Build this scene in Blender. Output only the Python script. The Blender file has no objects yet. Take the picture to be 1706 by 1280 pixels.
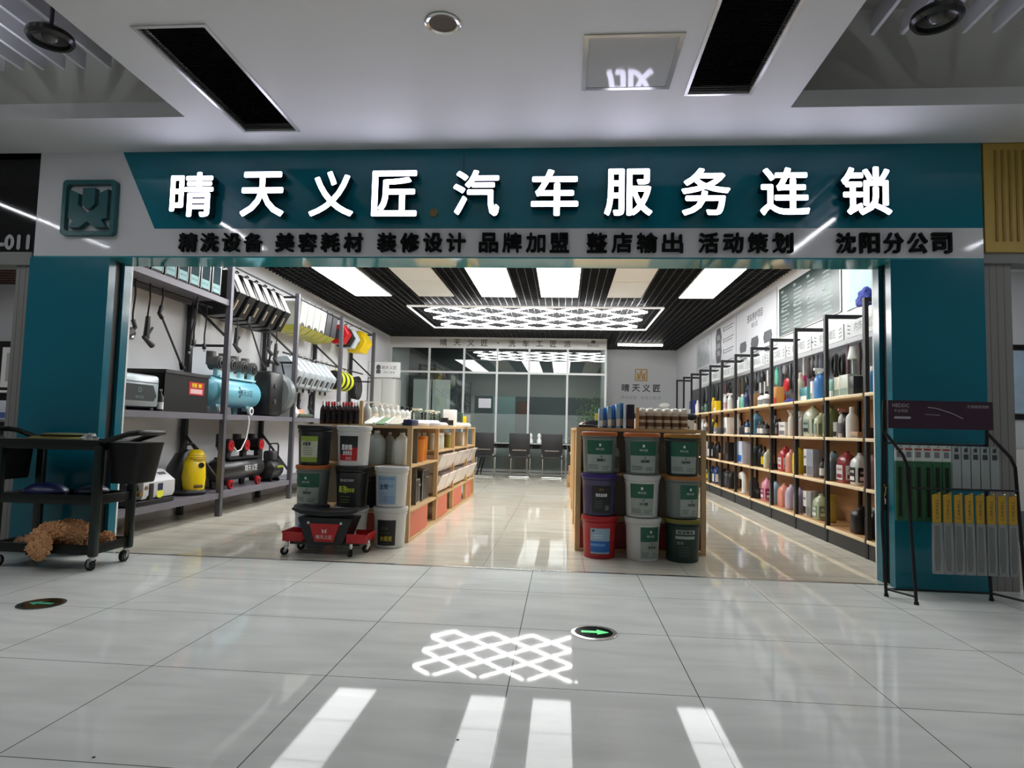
import bpy, bmesh, math, random
from mathutils import Vector, Matrix
RND = random.Random(11)
sc = bpy.context.scene
COL = sc.collection
PI = math.pi

# ---------------------------------------------------------------- camera
def camera():
    yaw, pitch, roll, fpx = -0.0806, 0.0686, 0.0241, 1073.37
    cy, sy, cp, sp = math.cos(yaw), math.sin(yaw), math.cos(pitch), math.sin(pitch)
    f = Vector((sy*cp, cy*cp, sp)); r0 = Vector((cy, -sy, 0)); u0 = r0.cross(f)
    r = math.cos(roll)*r0 + math.sin(roll)*u0
    u = -math.sin(roll)*r0 + math.cos(roll)*u0
    cd = bpy.data.cameras.new('camera'); co = bpy.data.objects.new('camera', cd); COL.objects.link(co)
    M = Matrix((r, u, -f)).transposed().to_4x4(); M.translation = Vector((0, 0, 1.1))
    co.matrix_world = M
    cd.sensor_width = 36; cd.lens = 36*fpx/1706; cd.clip_start = 0.05; cd.clip_end = 100
    sc.camera = co
camera()
# ---------------------------------------------------------------- world, exposure, light levels
WORLD = 0.10          # dim grey daylight of the hall behind the camera
L_PANEL, L_HEX, L_SIGN, L_TUBE, L_HALL, L_NEXT = 11.0, 42.0, 8.5, 18.0, 75.0, 6.0
w = bpy.data.worlds.new('world'); sc.world = w; w.use_nodes = True
w.node_tree.nodes['Background'].inputs[0].default_value = (0.95, 0.98, 1.0, 1)
w.node_tree.nodes['Background'].inputs[1].default_value = WORLD
vs = sc.view_settings
vs.view_transform = 'Standard'; vs.look = 'None'; vs.gamma = 1; vs.exposure = 0.0; vs.use_curve_mapping = False
sc.cycles.max_bounces = 10; sc.cycles.diffuse_bounces = 4; sc.cycles.glossy_bounces = 5
sc.cycles.transmission_bounces = 6; sc.cycles.transparent_max_bounces = 10
sc.cycles.sample_clamp_indirect = 6.0; sc.cycles.caustics_reflective = False; sc.cycles.caustics_refractive = False

# ---------------------------------------------------------------- materials
def lin(h):
    h = h.lstrip('#'); o = []
    for i in (0, 2, 4):
        c = int(h[i:i+2], 16)/255
        o.append(c/12.92 if c <= .04045 else ((c+.055)/1.055)**2.4)
    return (*o, 1)
MATS = {}
def mat(name, col='#808080', rough=.5, metal=0, emit=0, spec=.5, alpha=1, noise=0, nscale=20, trans=0, stretch=None, coat=0, bump=0):
    if name in MATS: return MATS[name]
    m = bpy.data.materials.new(name); m.use_nodes = True; MATS[name] = m
    nt = m.node_tree; p = nt.nodes['Principled BSDF']; c = lin(col)
    p.inputs['Base Color'].default_value = c; p.inputs['Roughness'].default_value = rough
    p.inputs['Metallic'].default_value = metal; p.inputs['Specular IOR Level'].default_value = spec
    if alpha < 1: p.inputs['Alpha'].default_value = alpha
    if trans: p.inputs['Transmission Weight'].default_value = trans
    if coat: p.inputs['Coat Weight'].default_value = coat; p.inputs['Coat Roughness'].default_value = .05
    if emit:
        p.inputs['Emission Color'].default_value = c; p.inputs['Emission Strength'].default_value = emit
    if noise or bump:
        tc = nt.nodes.new('ShaderNodeTexCoord'); mp = nt.nodes.new('ShaderNodeMapping')
        if stretch: mp.inputs['Scale'].default_value = stretch
        nz = nt.nodes.new('ShaderNodeTexNoise'); nz.inputs['Scale'].default_value = nscale; nz.inputs['Detail'].default_value = 4
        nt.links.new(tc.outputs['Object'], mp.inputs['Vector']); nt.links.new(mp.outputs['Vector'], nz.inputs['Vector'])
        if noise:
            rp = nt.nodes.new('ShaderNodeMixRGB')
            rp.inputs[1].default_value = tuple(x*(1-noise) for x in c[:3])+(1,)
            rp.inputs[2].default_value = tuple(min(1, x*(1+noise)) for x in c[:3])+(1,)
            nt.links.new(nz.outputs['Fac'], rp.inputs[0]); nt.links.new(rp.outputs[0], p.inputs['Base Color'])
        if bump:
            b = nt.nodes.new('ShaderNodeBump'); b.inputs['Strength'].default_value = bump; b.inputs['Distance'].default_value = .01
            nt.links.new(nz.outputs['Fac'], b.inputs['Height']); nt.links.new(b.outputs['Normal'], p.inputs['Normal'])
    return m

def tile_mat(name, c1, c2, joint, size, ox, oy, rough, jw=.0022, vein=.10, spec=.4):
    m = bpy.data.materials.new(name); m.use_nodes = True; nt = m.node_tree; p = nt.nodes['Principled BSDF']
    g = nt.nodes.new('ShaderNodeNewGeometry'); mp = nt.nodes.new('ShaderNodeMapping'); mp.inputs['Location'].default_value = (-ox+80*size, -oy+80*size, 0)
    br = nt.nodes.new('ShaderNodeTexBrick'); br.offset = 0; br.squash = 1
    for k, v in (('Scale', 1), ('Mortar Size', jw), ('Mortar Smooth', .1), ('Brick Width', size), ('Row Height', size), ('Bias', 0)): br.inputs[k].default_value = v
    br.inputs['Color1'].default_value = lin(c1); br.inputs['Color2'].default_value = lin(c2); br.inputs['Mortar'].default_value = lin(joint)
    nt.links.new(g.outputs['Position'], mp.inputs['Vector']); nt.links.new(mp.outputs['Vector'], br.inputs['Vector'])
    m2 = nt.nodes.new('ShaderNodeMapping'); m2.inputs['Scale'].default_value = (.7, 3.2, 1)
    nz = nt.nodes.new('ShaderNodeTexNoise'); nz.inputs['Scale'].default_value = 2.2; nz.inputs['Detail'].default_value = 6; nz.inputs['Distortion'].default_value = .6
    nt.links.new(g.outputs['Position'], m2.inputs['Vector']); nt.links.new(m2.outputs['Vector'], nz.inputs['Vector'])
    mr = nt.nodes.new('ShaderNodeMapRange'); mr.inputs['From Min'].default_value = .3; mr.inputs['From Max'].default_value = .7
    mr.inputs['To Min'].default_value = 1-vein; mr.inputs['To Max'].default_value = 1+vein
    nt.links.new(nz.outputs['Fac'], mr.inputs['Value'])
    mx = nt.nodes.new('ShaderNodeMixRGB'); mx.blend_type = 'MULTIPLY'; mx.inputs[0].default_value = 1
    nt.links.new(br.outputs['Color'], mx.inputs[1]); nt.links.new(mr.outputs[0], mx.inputs[2]); nt.links.new(mx.outputs[0], p.inputs['Base Color'])
    p.inputs['Roughness'].default_value = rough; p.inputs['Specular IOR Level'].default_value = spec
    return m

def rib_mat(name, c1, c2, period, axis, duty=.2, rough=.5):
    """narrow grooves at a fixed period along one object axis"""
    m = bpy.data.materials.new(name); m.use_nodes = True; nt = m.node_tree; p = nt.nodes['Principled BSDF']
    g = nt.nodes.new('ShaderNodeTexCoord'); s = nt.nodes.new('ShaderNodeSeparateXYZ'); nt.links.new(g.outputs['Object'], s.inputs[0])
    d = nt.nodes.new('ShaderNodeMath'); d.operation = 'DIVIDE'; d.inputs[1].default_value = period; nt.links.new(s.outputs[axis], d.inputs[0])
    f = nt.nodes.new('ShaderNodeMath'); f.operation = 'FRACT'; nt.links.new(d.outputs[0], f.inputs[0])
    l = nt.nodes.new('ShaderNodeMath'); l.operation = 'LESS_THAN'; l.inputs[1].default_value = duty; nt.links.new(f.outputs[0], l.inputs[0])
    mx = nt.nodes.new('ShaderNodeMixRGB'); mx.inputs[1].default_value = lin(c1); mx.inputs[2].default_value = lin(c2)
    nt.links.new(l.outputs[0], mx.inputs[0]); nt.links.new(mx.outputs[0], p.inputs['Base Color']); p.inputs['Roughness'].default_value = rough
    return m

def glass_mat(name, tint, refl, rough=.0):
    """thin pane: clear film mixed with a mirror sheen"""
    m = bpy.data.materials.new(name); m.use_nodes = True; nt = m.node_tree
    nt.nodes.remove(nt.nodes['Principled BSDF']); out = nt.nodes['Material Output']
    t = nt.nodes.new('ShaderNodeBsdfTransparent'); t.inputs[0].default_value = lin(tint)
    g = nt.nodes.new('ShaderNodeBsdfGlossy'); g.inputs['Roughness'].default_value = rough
    lw = nt.nodes.new('ShaderNodeFresnel'); lw.inputs[0].default_value = 1.5
    ad = nt.nodes.new('ShaderNodeMath'); ad.inputs[1].default_value = refl; nt.links.new(lw.outputs[0], ad.inputs[0])
    mx = nt.nodes.new('ShaderNodeMixShader')
    nt.links.new(ad.outputs[0], mx.inputs[0]); nt.links.new(t.outputs[0], mx.inputs[1]); nt.links.new(g.outputs[0], mx.inputs[2]); nt.links.new(mx.outputs[0], out.inputs[0])
    return m

# ---------------------------------------------------------------- mesh building
TEXT = {}
def glyphs(s):
    """outline of a line of writing, 1 m em size, as (verts, faces), centred on its ink"""
    if s not in TEXT:
        cu = bpy.data.curves.new('w', 'FONT'); cu.body = s; cu.size = 1; cu.resolution_u = 3
        o = bpy.data.objects.new('w', cu); me = bpy.data.meshes.new_from_object(o)
        v = [(p.co.x, p.co.y) for p in me.vertices]; f = [tuple(p.vertices) for p in me.polygons]
        x0, x1 = min(p[0] for p in v), max(p[0] for p in v); y0, y1 = min(p[1] for p in v), max(p[1] for p in v)
        cx, cy = (x0+x1)/2, (y0+y1)/2
        TEXT[s] = ([(x-cx, y-cy) for x, y in v], f, x1-x0, y1-y0)
        bpy.data.objects.remove(o); bpy.data.meshes.remove(me); bpy.data.curves.remove(cu)
    return TEXT[s]
def glyphs3(s, depth):
    """the same, extruded: list of (verts3, faces, is_front)"""
    k = (s, 'x')
    if k not in TEXT:
        cu = bpy.data.curves.new('w', 'FONT'); cu.body = s; cu.size = 1; cu.resolution_u = 3; cu.extrude = .5
        o = bpy.data.objects.new('w', cu); me = bpy.data.meshes.new_from_object(o)
        v = [tuple(p.co) for p in me.vertices]; f = [tuple(p.vertices) for p in me.polygons]
        fr = [all(v[i][2] > .4 for i in q) for q in f]
        x0, x1 = min(p[0] for p in v), max(p[0] for p in v); y0, y1 = min(p[1] for p in v), max(p[1] for p in v)
        TEXT[k] = ([(x-(x0+x1)/2, y-(y0+y1)/2, z) for x, y, z in v], f, fr, x1-x0, y1-y0)
        bpy.data.objects.remove(o); bpy.data.meshes.remove(me); bpy.data.curves.remove(cu)
    return TEXT[k]
FACING = {'-y': lambda x, y, n: (x, -n, y), '+x': lambda x, y, n: (n, x, y), '-x': lambda x, y, n: (-n, -x, y), '+z': lambda x, y, n: (x, y, n), '-z': lambda x, y, n: (x, -y, -n)}

class MB:
    def __init__(s): s.v = []; s.f = []; s.m = []; s.i = 0; s.M = None
    def mi(s, i): s.i = i; return s
    def add(s, vs_, fs):
        b = len(s.v)
        if s.M is not None: vs_ = [tuple(s.M @ Vector(p)) for p in vs_]
        s.v += [tuple(p) for p in vs_]
        for q in fs: s.f.append(tuple(b+k for k in q)); s.m.append(s.i)
        return s
    def box(s, x0, x1, y0, y1, z0, z1, b=0):
        if b <= 0:
            return s.add([(x0,y0,z0),(x1,y0,z0),(x1,y1,z0),(x0,y1,z0),(x0,y0,z1),(x1,y0,z1),(x1,y1,z1),(x0,y1,z1)],
                         [(0,3,2,1),(4,5,6,7),(0,1,5,4),(1,2,6,5),(2,3,7,6),(3,0,4,7)])
        b = min(b, (x1-x0)*.49, (y1-y0)*.49, (z1-z0)*.49)
        bm = bmesh.new(); bmesh.ops.create_cube(bm, size=1)
        for v in bm.verts: v.co = ((x0+x1)/2+v.co.x*(x1-x0), (y0+y1)/2+v.co.y*(y1-y0), (z0+z1)/2+v.co.z*(z1-z0))
        bmesh.ops.bevel(bm, geom=bm.edges[:], offset=b, segments=2, affect='EDGES', profile=.5)
        bm.verts.index_update(); vs_ = [tuple(v.co) for v in bm.verts]; fs = [tuple(v.index for v in f.verts) for f in bm.faces]; bm.free()
        return s.add(vs_, fs)
    def bx(s, c, d, b=0): return s.box(c[0]-d[0]/2, c[0]+d[0]/2, c[1]-d[1]/2, c[1]+d[1]/2, c[2]-d[2]/2, c[2]+d[2]/2, b)
    def quad(s, a, b, c, d): return s.add([a, b, c, d], [(0, 1, 2, 3)])
    def lathe(s, prof, n=20, c=(0, 0, 0), ax='z', cap=True):
        vs_ = []; fs = []
        for r, h in prof:
            for k in range(n):
                a = 2*PI*k/n; p = (r*math.cos(a), r*math.sin(a), h)
                if ax == 'y': p = (p[0], p[2], p[1])
                elif ax == 'x': p = (p[2], p[0], p[1])
                vs_.append((p[0]+c[0], p[1]+c[1], p[2]+c[2]))
        for j in range(len(prof)-1):
            for k in range(n):
                k2 = (k+1) % n; fs.append((j*n+k, j*n+k2, (j+1)*n+k2, (j+1)*n+k))
        if cap:
            if prof[0][0] > 1e-5: fs.append(tuple(range(n))[::-1])
            if prof[-1][0] > 1e-5: fs.append(tuple((len(prof)-1)*n+k for k in range(n)))
        return s.add(vs_, fs)
    def cyl(s, p, q, r, n=12, r2=None): return s.tube([p, q], r, n, r2=r2)
    def tube(s, pts, r, n=8, closed=False, r2=None):
        P = [Vector(p) for p in pts]; N = len(P); rings = []; nrm = None
        for i in range(N):
            if closed: t = (P[(i+1) % N]-P[i-1])
            elif i == 0: t = P[1]-P[0]
            elif i == N-1: t = P[-1]-P[-2]
            else: t = (P[i+1]-P[i]).normalized()+(P[i]-P[i-1]).normalized()
            if t.length < 1e-9: t = P[min(i+1, N-1)]-P[max(i-1, 0)]
            t.normalize()
            if nrm is None:
                nrm = t.cross(Vector((0, 0, 1)) if abs(t.z) < .9 else Vector((1, 0, 0))).normalized()
            else:
                nrm = nrm-t*nrm.dot(t)
                if nrm.length < 1e-6: nrm = t.orthogonal()
                nrm.normalize()
            bn = t.cross(nrm); rr = r if r2 is None else r+(r2-r)*i/(N-1)
            rings.append([P[i]+nrm*(rr*math.cos(2*PI*k/n))+bn*(rr*math.sin(2*PI*k/n)) for k in range(n)])
        vs_ = [tuple(p) for g in rings for p in g]; fs = []
        for j in range(N if closed else N-1):
            j2 = (j+1) % N
            for k in range(n):
                k2 = (k+1) % n; fs.append((j*n+k, j2*n+k, j2*n+k2, j*n+k2))
        if not closed: fs.append(tuple(range(n))); fs.append(tuple((N-1)*n+k for k in range(n))[::-1])
        return s.add(vs_, fs)
    def prism(s, poly, a0, a1, ax='y'):
        """polygon in the two other axes (x,z for y; y,z for x; x,y for z) swept from a0 to a1"""
        n = len(poly)
        def P(p, a): return (p[0], a, p[1]) if ax == 'y' else ((a, p[0], p[1]) if ax == 'x' else (p[0], p[1], a))
        vs_ = [P(p, a0) for p in poly]+[P(p, a1) for p in poly]
        fs = [tuple(range(n))[::-1], tuple(range(n, 2*n))]+[(k, (k+1) % n, n+(k+1) % n, n+k) for k in range(n)]
        return s.add(vs_, fs)
    def loft(s, secs, n=16, pw=3.0, c=(0, 0, 0)):
        """rounded-rectangle sections (z, half x, half y[, dx, dy])"""
        vs_ = []; fs = []
        for sec in secs:
            z, hx, hy = sec[:3]; dx, dy = (sec[3], sec[4]) if len(sec) > 3 else (0, 0)
            for k in range(n):
                a = 2*PI*k/n; ca, sa = math.cos(a), math.sin(a)
                vs_.append((c[0]+dx+hx*math.copysign(abs(ca)**(2/pw), ca), c[1]+dy+hy*math.copysign(abs(sa)**(2/pw), sa), c[2]+z))
        for j in range(len(secs)-1):
            for k in range(n):
                k2 = (k+1) % n; fs.append((j*n+k, j*n+k2, (j+1)*n+k2, (j+1)*n+k))
        fs.append(tuple(range(n))[::-1]); fs.append(tuple((len(secs)-1)*n+k for k in range(n)))
        return s.add(vs_, fs)
    def ball(s, c, r, n=12, sc_=(1, 1, 1)):
        m = max(4, n//2); pr = [(r*math.sin(PI*j/m), -r*math.cos(PI*j/m)) for j in range(m+1)]
        b = len(s.v); s.lathe([(max(a, 1e-4), h) for a, h in pr], n, cap=False)
        for k in range(b, len(s.v)):
            p = s.v[k]; s.v[k] = (c[0]+p[0]*sc_[0], c[1]+p[1]*sc_[1], c[2]+p[2]*sc_[2])
        return s
    def text(s, t, c, size, face='-y', width=None, bold=0, lift=.0008):
        v, f, w_, h_ = glyphs(t); sx = sy = size
        if width: sx = width/w_
        F = FACING[face]; D = [(0, 0)] if not bold else [(0, 0), (bold, 0), (-bold, 0), (0, bold), (0, -bold)]
        for j, (dx, dy) in enumerate(D):
            s.add([tuple(a+b for a, b in zip(F(x*sx+dx, y*sy+dy, lift+j*.00005), c)) for x, y in v], f)
        return s
    def wrap(s, t, rf, z, size, a0=0, width=None, bold=0):
        """writing bent round an upright can: rf(z) is its radius, a0 = 0 faces -y"""
        v, f, w_, h_ = glyphs(t); sx = size if not width else width/w_
        for dx, dy in ([(0, 0)] if not bold else [(0, 0), (bold, 0), (-bold, 0), (0, bold), (0, -bold)]):
            o = []
            for x, y in v:
                zz = z+y*size+dy; r = rf(zz)+.0022; a = a0+(x*sx+dx)/r; o.append((r*math.sin(a), -r*math.cos(a), zz))
            s.add(o, f)
        return s
    def arc(s, rf, z0, z1, a0, a1, n=10, out=.0012):
        vs_ = []; fs = []
        for z in (z0, z1):
            r = rf(z)+out
            for k in range(n+1):
                a = a0+(a1-a0)*k/n; vs_.append((r*math.sin(a), -r*math.cos(a), z))
        for k in range(n): fs.append((k, k+1, n+2+k, n+1+k))
        return s.add(vs_, fs)
    def mesh(s, name, mats, smooth=35):
        me = bpy.data.meshes.new(name); me.from_pydata(s.v, [], s.f)
        for m in (mats if isinstance(mats, (list, tuple)) else [mats]): me.materials.append(m)
        me.polygons.foreach_set('material_index', s.m)
        if smooth:
            me.polygons.foreach_set('use_smooth', [True]*len(me.polygons)); me.set_sharp_from_angle(angle=math.radians(smooth))
        me.update(); return me
    def build(s, name, mats, parent=None, loc=(0, 0, 0), rz=0, smooth=35):
        o = bpy.data.objects.new(name, s.mesh(name, mats, smooth)); COL.objects.link(o)
        o.location = loc; o.rotation_euler = (0, 0, rz)
        if parent is not None: o.parent = parent
        return o

def tag(o, label, cat, group=None):
    o['label'] = label; o['category'] = cat
    if group: o['group'] = group
    return o
def thing(name, label, cat, loc=(0, 0, 0), rz=0, group=None):
    o = bpy.data.objects.new(name, None); COL.objects.link(o); o.location = loc; o.rotation_euler = (0, 0, rz); o.empty_display_size = .05
    return tag(o, label, cat, group)
def struct(name, mb, m, parent=None, smooth=35):
    o = mb.build(name, m, parent, smooth=smooth)
    if parent is None: o['kind'] = 'structure'
    return o
def copy_tree(o, parent=None):
    c = o.copy(); COL.objects.link(c)
    if parent is not None: c.parent = parent; c.matrix_parent_inverse = o.matrix_parent_inverse
    for ch in list(o.children): copy_tree(ch, c)
    return c
def dup(o, label, loc, rz=None, group=None):
    c = copy_tree(o); c.location = loc
    if rz is not None: c.rotation_euler = (0, 0, rz)
    c['label'] = label
    if group: c['group'] = group
    return c
NTH = ['first', 'second', 'third', 'fourth', 'fifth', 'sixth', 'seventh', 'eighth', 'ninth', 'tenth', 'eleventh', 'twelfth', 'thirteenth']
# shared materials
M_BLACK = mat('black_plastic', '#121214', .4); M_BLACKM = mat('black_metal', '#101012', .45, .3)
M_WHITE = mat('white_plastic', '#e6e6e2', .4); M_STEEL = mat('bright_steel', '#c8c8c6', .22, 1)
M_GREY = mat('grey_plastic', '#77797c', .45); M_DGREY = mat('dark_grey', '#3a3b3f', .5); M_RUB = mat('rubber', '#18181a', .8)
M_RED = mat('red_plastic', '#b5141c', .35); M_YEL = mat('yellow_plastic', '#e6c410', .35); M_INKW = mat('white_print', '#e8e8e8', .6); M_INKK = mat('black_print', '#151515', .6)
M_TEALG = mat('teal_acrylic', '#0d7285', .05, spec=.5); M_WOOD = mat('light_wood', '#c9a878', .45, noise=.12, nscale=6, stretch=(1, 12, 1))
M_WOODL = mat('pale_wood_edge', '#ead3aa', .4, noise=.08, nscale=8)
# ================================================================ SETTING
ZC, ZS = 3.34, 3.40           # hall soffit, shop ceiling
YF, YB = 5.0, 18.4            # shop front, rear wall
XL, XR = -4.5, 3.15
m_hall = tile_mat('hall_tile', '#d8dad4', '#dcddd7', '#5e5e5a', .8, -.214, 2.03, .035, jw=.0024, vein=.09, spec=.06)
m_shopf = tile_mat('shop_tile', '#cdc8b8', '#d1ccbd', '#8d877a', .8, .186, 5.33, .04, jw=.002, vein=.12)
m_soffit = mat('soffit_paint', '#d8d8d8', .6, noise=.02, nscale=2); m_wall = mat('white_wall', '#dcdde0', .6, noise=.03, nscale=3)
m_cove = mat('cove_paint', '#b9b9b3', .7); m_dark = mat('void_black', '#0b0b0c', .8)
o = struct('floor_hall', MB().box(-9, 8, -4, 5.09, -.1, 0), m_hall)
o = struct('floor_shop', MB().box(-9, 8, 5.12, YB+.2, -.1, 0), m_shopf)
struct('trim_1', MB().box(-3.79, 2.44, 5.09, 5.12, -.05, .004), M_STEEL)
struct('trim_2', MB().box(-9, -3.79, 5.09, 5.12, -.05, .001).box(2.44, 8, 5.09, 5.12, -.05, .001), m_hall)
# chipped joint in the hall floor
mb = MB()
pts = [(.83, 2.035), (.95, 2.04), (1.02, 2.028), (1.15, 2.034), (1.31, 2.02), (1.36, 2.05), (1.45, 2.03), (1.62, 2.036), (1.85, 2.03), (2.1, 2.034)]
wd = [.002, .006, .005, .003, .006, .016, .012, .008, .005, .002]
for a in range(len(pts)-1):
    (x0, y0), (x1, y1) = pts[a], pts[a+1]; w0, w1 = wd[a], wd[a+1]
    mb.add([(x0, y0-w0, .0012), (x1, y1-w1, .0012), (x1, y1+w1, .0012), (x0, y0+w0, .0012)], [(0, 1, 2, 3)])
mb.add([(1.36, 2.03, .0012), (1.40, 1.97, .0012), (1.43, 1.975, .0012), (1.43, 2.04, .0012)], [(0, 1, 2, 3)])
for (x, y) in ((-.35, 2.33), (-.9, 1.62), (-.4, 1.75), (-.15, 2.05), (.4, 2.06), (-1.5, 2.06)): mb.lathe([(.006, .001), (.004, .0016)], 7, (x, y, 0))
o = struct('floor_chips', mb, mat('joint_dirt', '#26241f', .9))
mb = MB(); mb.add([(-2.0, 1.66, .001), (-1.96, 1.69, .001), (-1.84, 1.70, .001), (-1.85, 1.675, .001), (-1.93, 1.66, .001)], [(0, 1, 2, 3, 4)])
struct('floor_scuff', mb, mat('scuff', '#7d7f7a', .6))
# hall ceiling with two coffers and two grille openings
xs = [-9, -2.83, -2.505, -2.055, .757, 1.20, 1.513, 8]; ys = [-4, 2.9, 3.34, 4.22, 4.41, 4.66, 5.0]
mb = MB()
for i in range(len(xs)-1):
    for j in range(len(ys)-1):
        x, y = (xs[i]+xs[i+1])/2, (ys[j]+ys[j+1])/2
        if y < 4.41 and (x < -2.83 or x > 1.513): continue
        if -2.505 < x < -2.055 and 3.34 < y < 4.66: continue
        if .757 < x < 1.20 and 2.9 < y < 4.22: continue
        mb.box(xs[i], xs[i+1], ys[j], ys[j+1], ZC, ZC+.06)
struct('ceiling_hall', mb, m_soffit)
mb = MB()
for x0, x1 in ((-9, -2.83), (1.513, 8)):
    xe = x1 if x0 < -5 else x0
    mb.box(x0, x1, 4.41, 4.44, ZC+.06, ZC+.12)                      # lip across the far edge
    mb.box(xe-.015, xe+.015, -4, 4.44, ZC+.06, ZC+.12)
struct('trim_3', mb, m_soffit)
mb = MB()
for x0, x1 in ((-9, -2.35), (1.0, 8)):
    mb.box(x0, x1, 4.9, 5.0, ZC+.06, 4.35)                          # cavity rear wall
    mb.box(x0, x1, -4, 5.0, 4.35, 4.4)                              # slab over the coffer
mb.box(-2.4, -2.35, -4, 5.0, ZC+.06, 4.35).box(1.0, 1.05, -4, 5, ZC+.06, 4.35)
struct('ceiling_coffer', mb, m_cove)
# shop shell
struct('wall_left', MB().box(XL-.1, XL, 5.3, YB, 0, ZS+.5), m_wall)
struct('wall_right', MB().box(XR, XR+.1, 5.3, YB, 0, ZS+.5), m_wall)
struct('wall_back', MB().box(XL-.1, XR+.1, YB, YB+.1, 0, ZS+.5), mat('rear_wall', '#c4c6c8', .3, noise=.02))
struct('ceiling_shop', MB().box(XL-.1, XR+.1, 5.3, YB+.1, 3.9, 4.0), m_dark)
mb = MB(); x = XL+.06
while x < XR: mb.box(x-.005, x+.005, 5.3, YB, ZS, ZS+.05); x += .12
y = 5.36
while y < YB: mb.box(XL, XR, y-.005, y+.005, ZS, ZS+.05); y += .12
struct('ceiling_grid', mb, mat('grid_black', '#17171a', .5), smooth=0)
# front wall over the opening, pillars, jambs
struct('wall_front', MB().box(-4.47, 3.11, 5.06, 5.3, 2.45, 3.95), m_cove)
m_ptile = mat('pillar_teal', '#0b6a7c', .16, noise=.03, nscale=1.5)
def pillar(name, x0, x1, xin):
    s = 1 if xin == x1 else -1
    mb = MB().box(x0, x1, 5.0, 5.08, 0, 2.44).box(x0, x1, 5.19, 5.28, 0, 2.44)
    a, b = (x0, x1-.03) if s > 0 else (x0+.03, x1)
    mb.mi(1).box(a, b, 5.08, 5.19, 0, 2.44)
    mb.mi(2).box(x0, x1, 5.28, 5.30, 0, 2.44)
    o = struct(name, mb, [m_ptile, mat('channel_brown', '#15100e', .5), M_WHITE])
    mb = MB(); e = x1 if s > 0 else x0
    mb.box(e-.028 if s > 0 else e+.016, e-.016 if s > 0 else e+.028, 5.083, 5.10, 0, 2.44)
    struct('shutter_guide', mb, mat('guide_bronze', '#6a5a48', .35, .6), o)
pillar('pillar_left', -4.50, -3.79, -3.79); pillar('pillar_right', 2.44, 3.11, 2.44)
# ---- neighbouring units either side
m_frame = mat('gate_grey', '#7f7f7c', .5)
m_gate = rib_mat('gate_ribs', '#83817d', '#5d5b58', .052, 0, .12)
struct('wall_hall_left', MB().box(-9, -4.48, 5.06, 5.3, 2.49, 3.95), mat('fascia_black', '#08080a', .05))
struct('trim_4', MB().box(-9, -4.505, 5.02, 5.2, 2.38, 2.49), m_frame)
struct('door_1', MB().box(-4.66, -4.50, 5.05, 5.14, 0, 2.38), m_gate)
struct('wall_hall_right', MB().box(3.12, 8, 5.06, 5.3, 2.52, 3.95), mat('fascia_tan_back', '#8a733a', .5))
mb = MB(); mb.mi(0).box(3.125, 4.6, 5.0, 5.06, 2.50, 3.335); mb.mi(1)
for k in range(9): mb.box(3.20+k*.05, 3.216+k*.05, 4.992, 5.0, 2.58, 3.28)
o = mb.build('ribbed_sign_panel', [mat('tan_panel', '#b89a45', .5), mat('tan_groove', '#8d7433', .6)]); tag(o, 'tan ribbed sign panel over the unit next to the padlocked teal pillar', 'sign')
struct('trim_5', MB().box(3.12, 8, 5.02, 5.2, 2.42, 2.5), m_frame)
struct('door_2', MB().box(3.125, 3.33, 5.05, 5.14, 0, 2.42), m_gate)
struct('wall_neighbour_left', MB().box(-9.2, -4.62, 8.6, 8.7, 0, 3.2), m_wall)
struct('wall_neighbour_right', MB().box(3.27, 8, 7.6, 7.7, 0, 3.2), m_wall)
struct('ceiling_neighbour_left', MB().box(-9.2, -4.62, 5.3, 8.7, 3.1, 3.2), mat('neigh_ceiling', '#3b2a26', .6))
mb = MB(); 
for k in range(22): mb.box(-9.2, -4.64, 5.4+k*.145, 5.46+k*.145, 2.98, 3.1)
struct('ceiling_slats', mb, mat('brown_slat', '#5d3d36', .5), smooth=0)
struct('ceiling_neighbour_right', MB().box(3.27, 8, 5.3, 7.7, 3.0, 3.1), m_wall)
def led(name, x0, x1, y0, y1, z, L, label, fr=.012, h=.02):
    t = thing(name, label, 'ceiling light', ((x0+x1)/2, (y0+y1)/2, z))
    a, b = (x1-x0)/2, (y1-y0)/2
    mb = MB().box(-a, a, -b, -b+fr, 0, h).box(-a, a, b-fr, b, 0, h).box(-a, -a+fr, -b+fr, b-fr, 0, h).box(a-fr, a, -b+fr, b-fr, 0, h)
    mb.build('frame', M_WHITE, t)
    MB().box(-a+fr, a-fr, -b+fr, b-fr, .003, h).build('diffuser', mat('led_%g' % L, '#fbfdff', .5, emit=L) if L else mat('panel_off', '#dfe1e4', .5), t)
    return t
led('led_panel', -7.6, -5.4, 6.6, 7.2, 2.94, L_NEXT, 'added fill light in the dark slatted ceiling of the unit with the black fascia')  # lamp added to light the inside of this neighbouring unit
led('led_panel', 3.6, 4.6, 6.2, 6.8, 2.98, L_NEXT, 'added fill light in the ceiling of the unit beyond the ribbed grey gate')  # likewise added, to brighten the unit on the other side

# ================================================================ SHOP SIGN
sg = thing('shop_sign', 'teal and white shop sign with glowing white characters over the open shopfront', 'sign', (0, YF, 2.44))
m_sw = mat('sign_white', '#dcdcde', .06)
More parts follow.
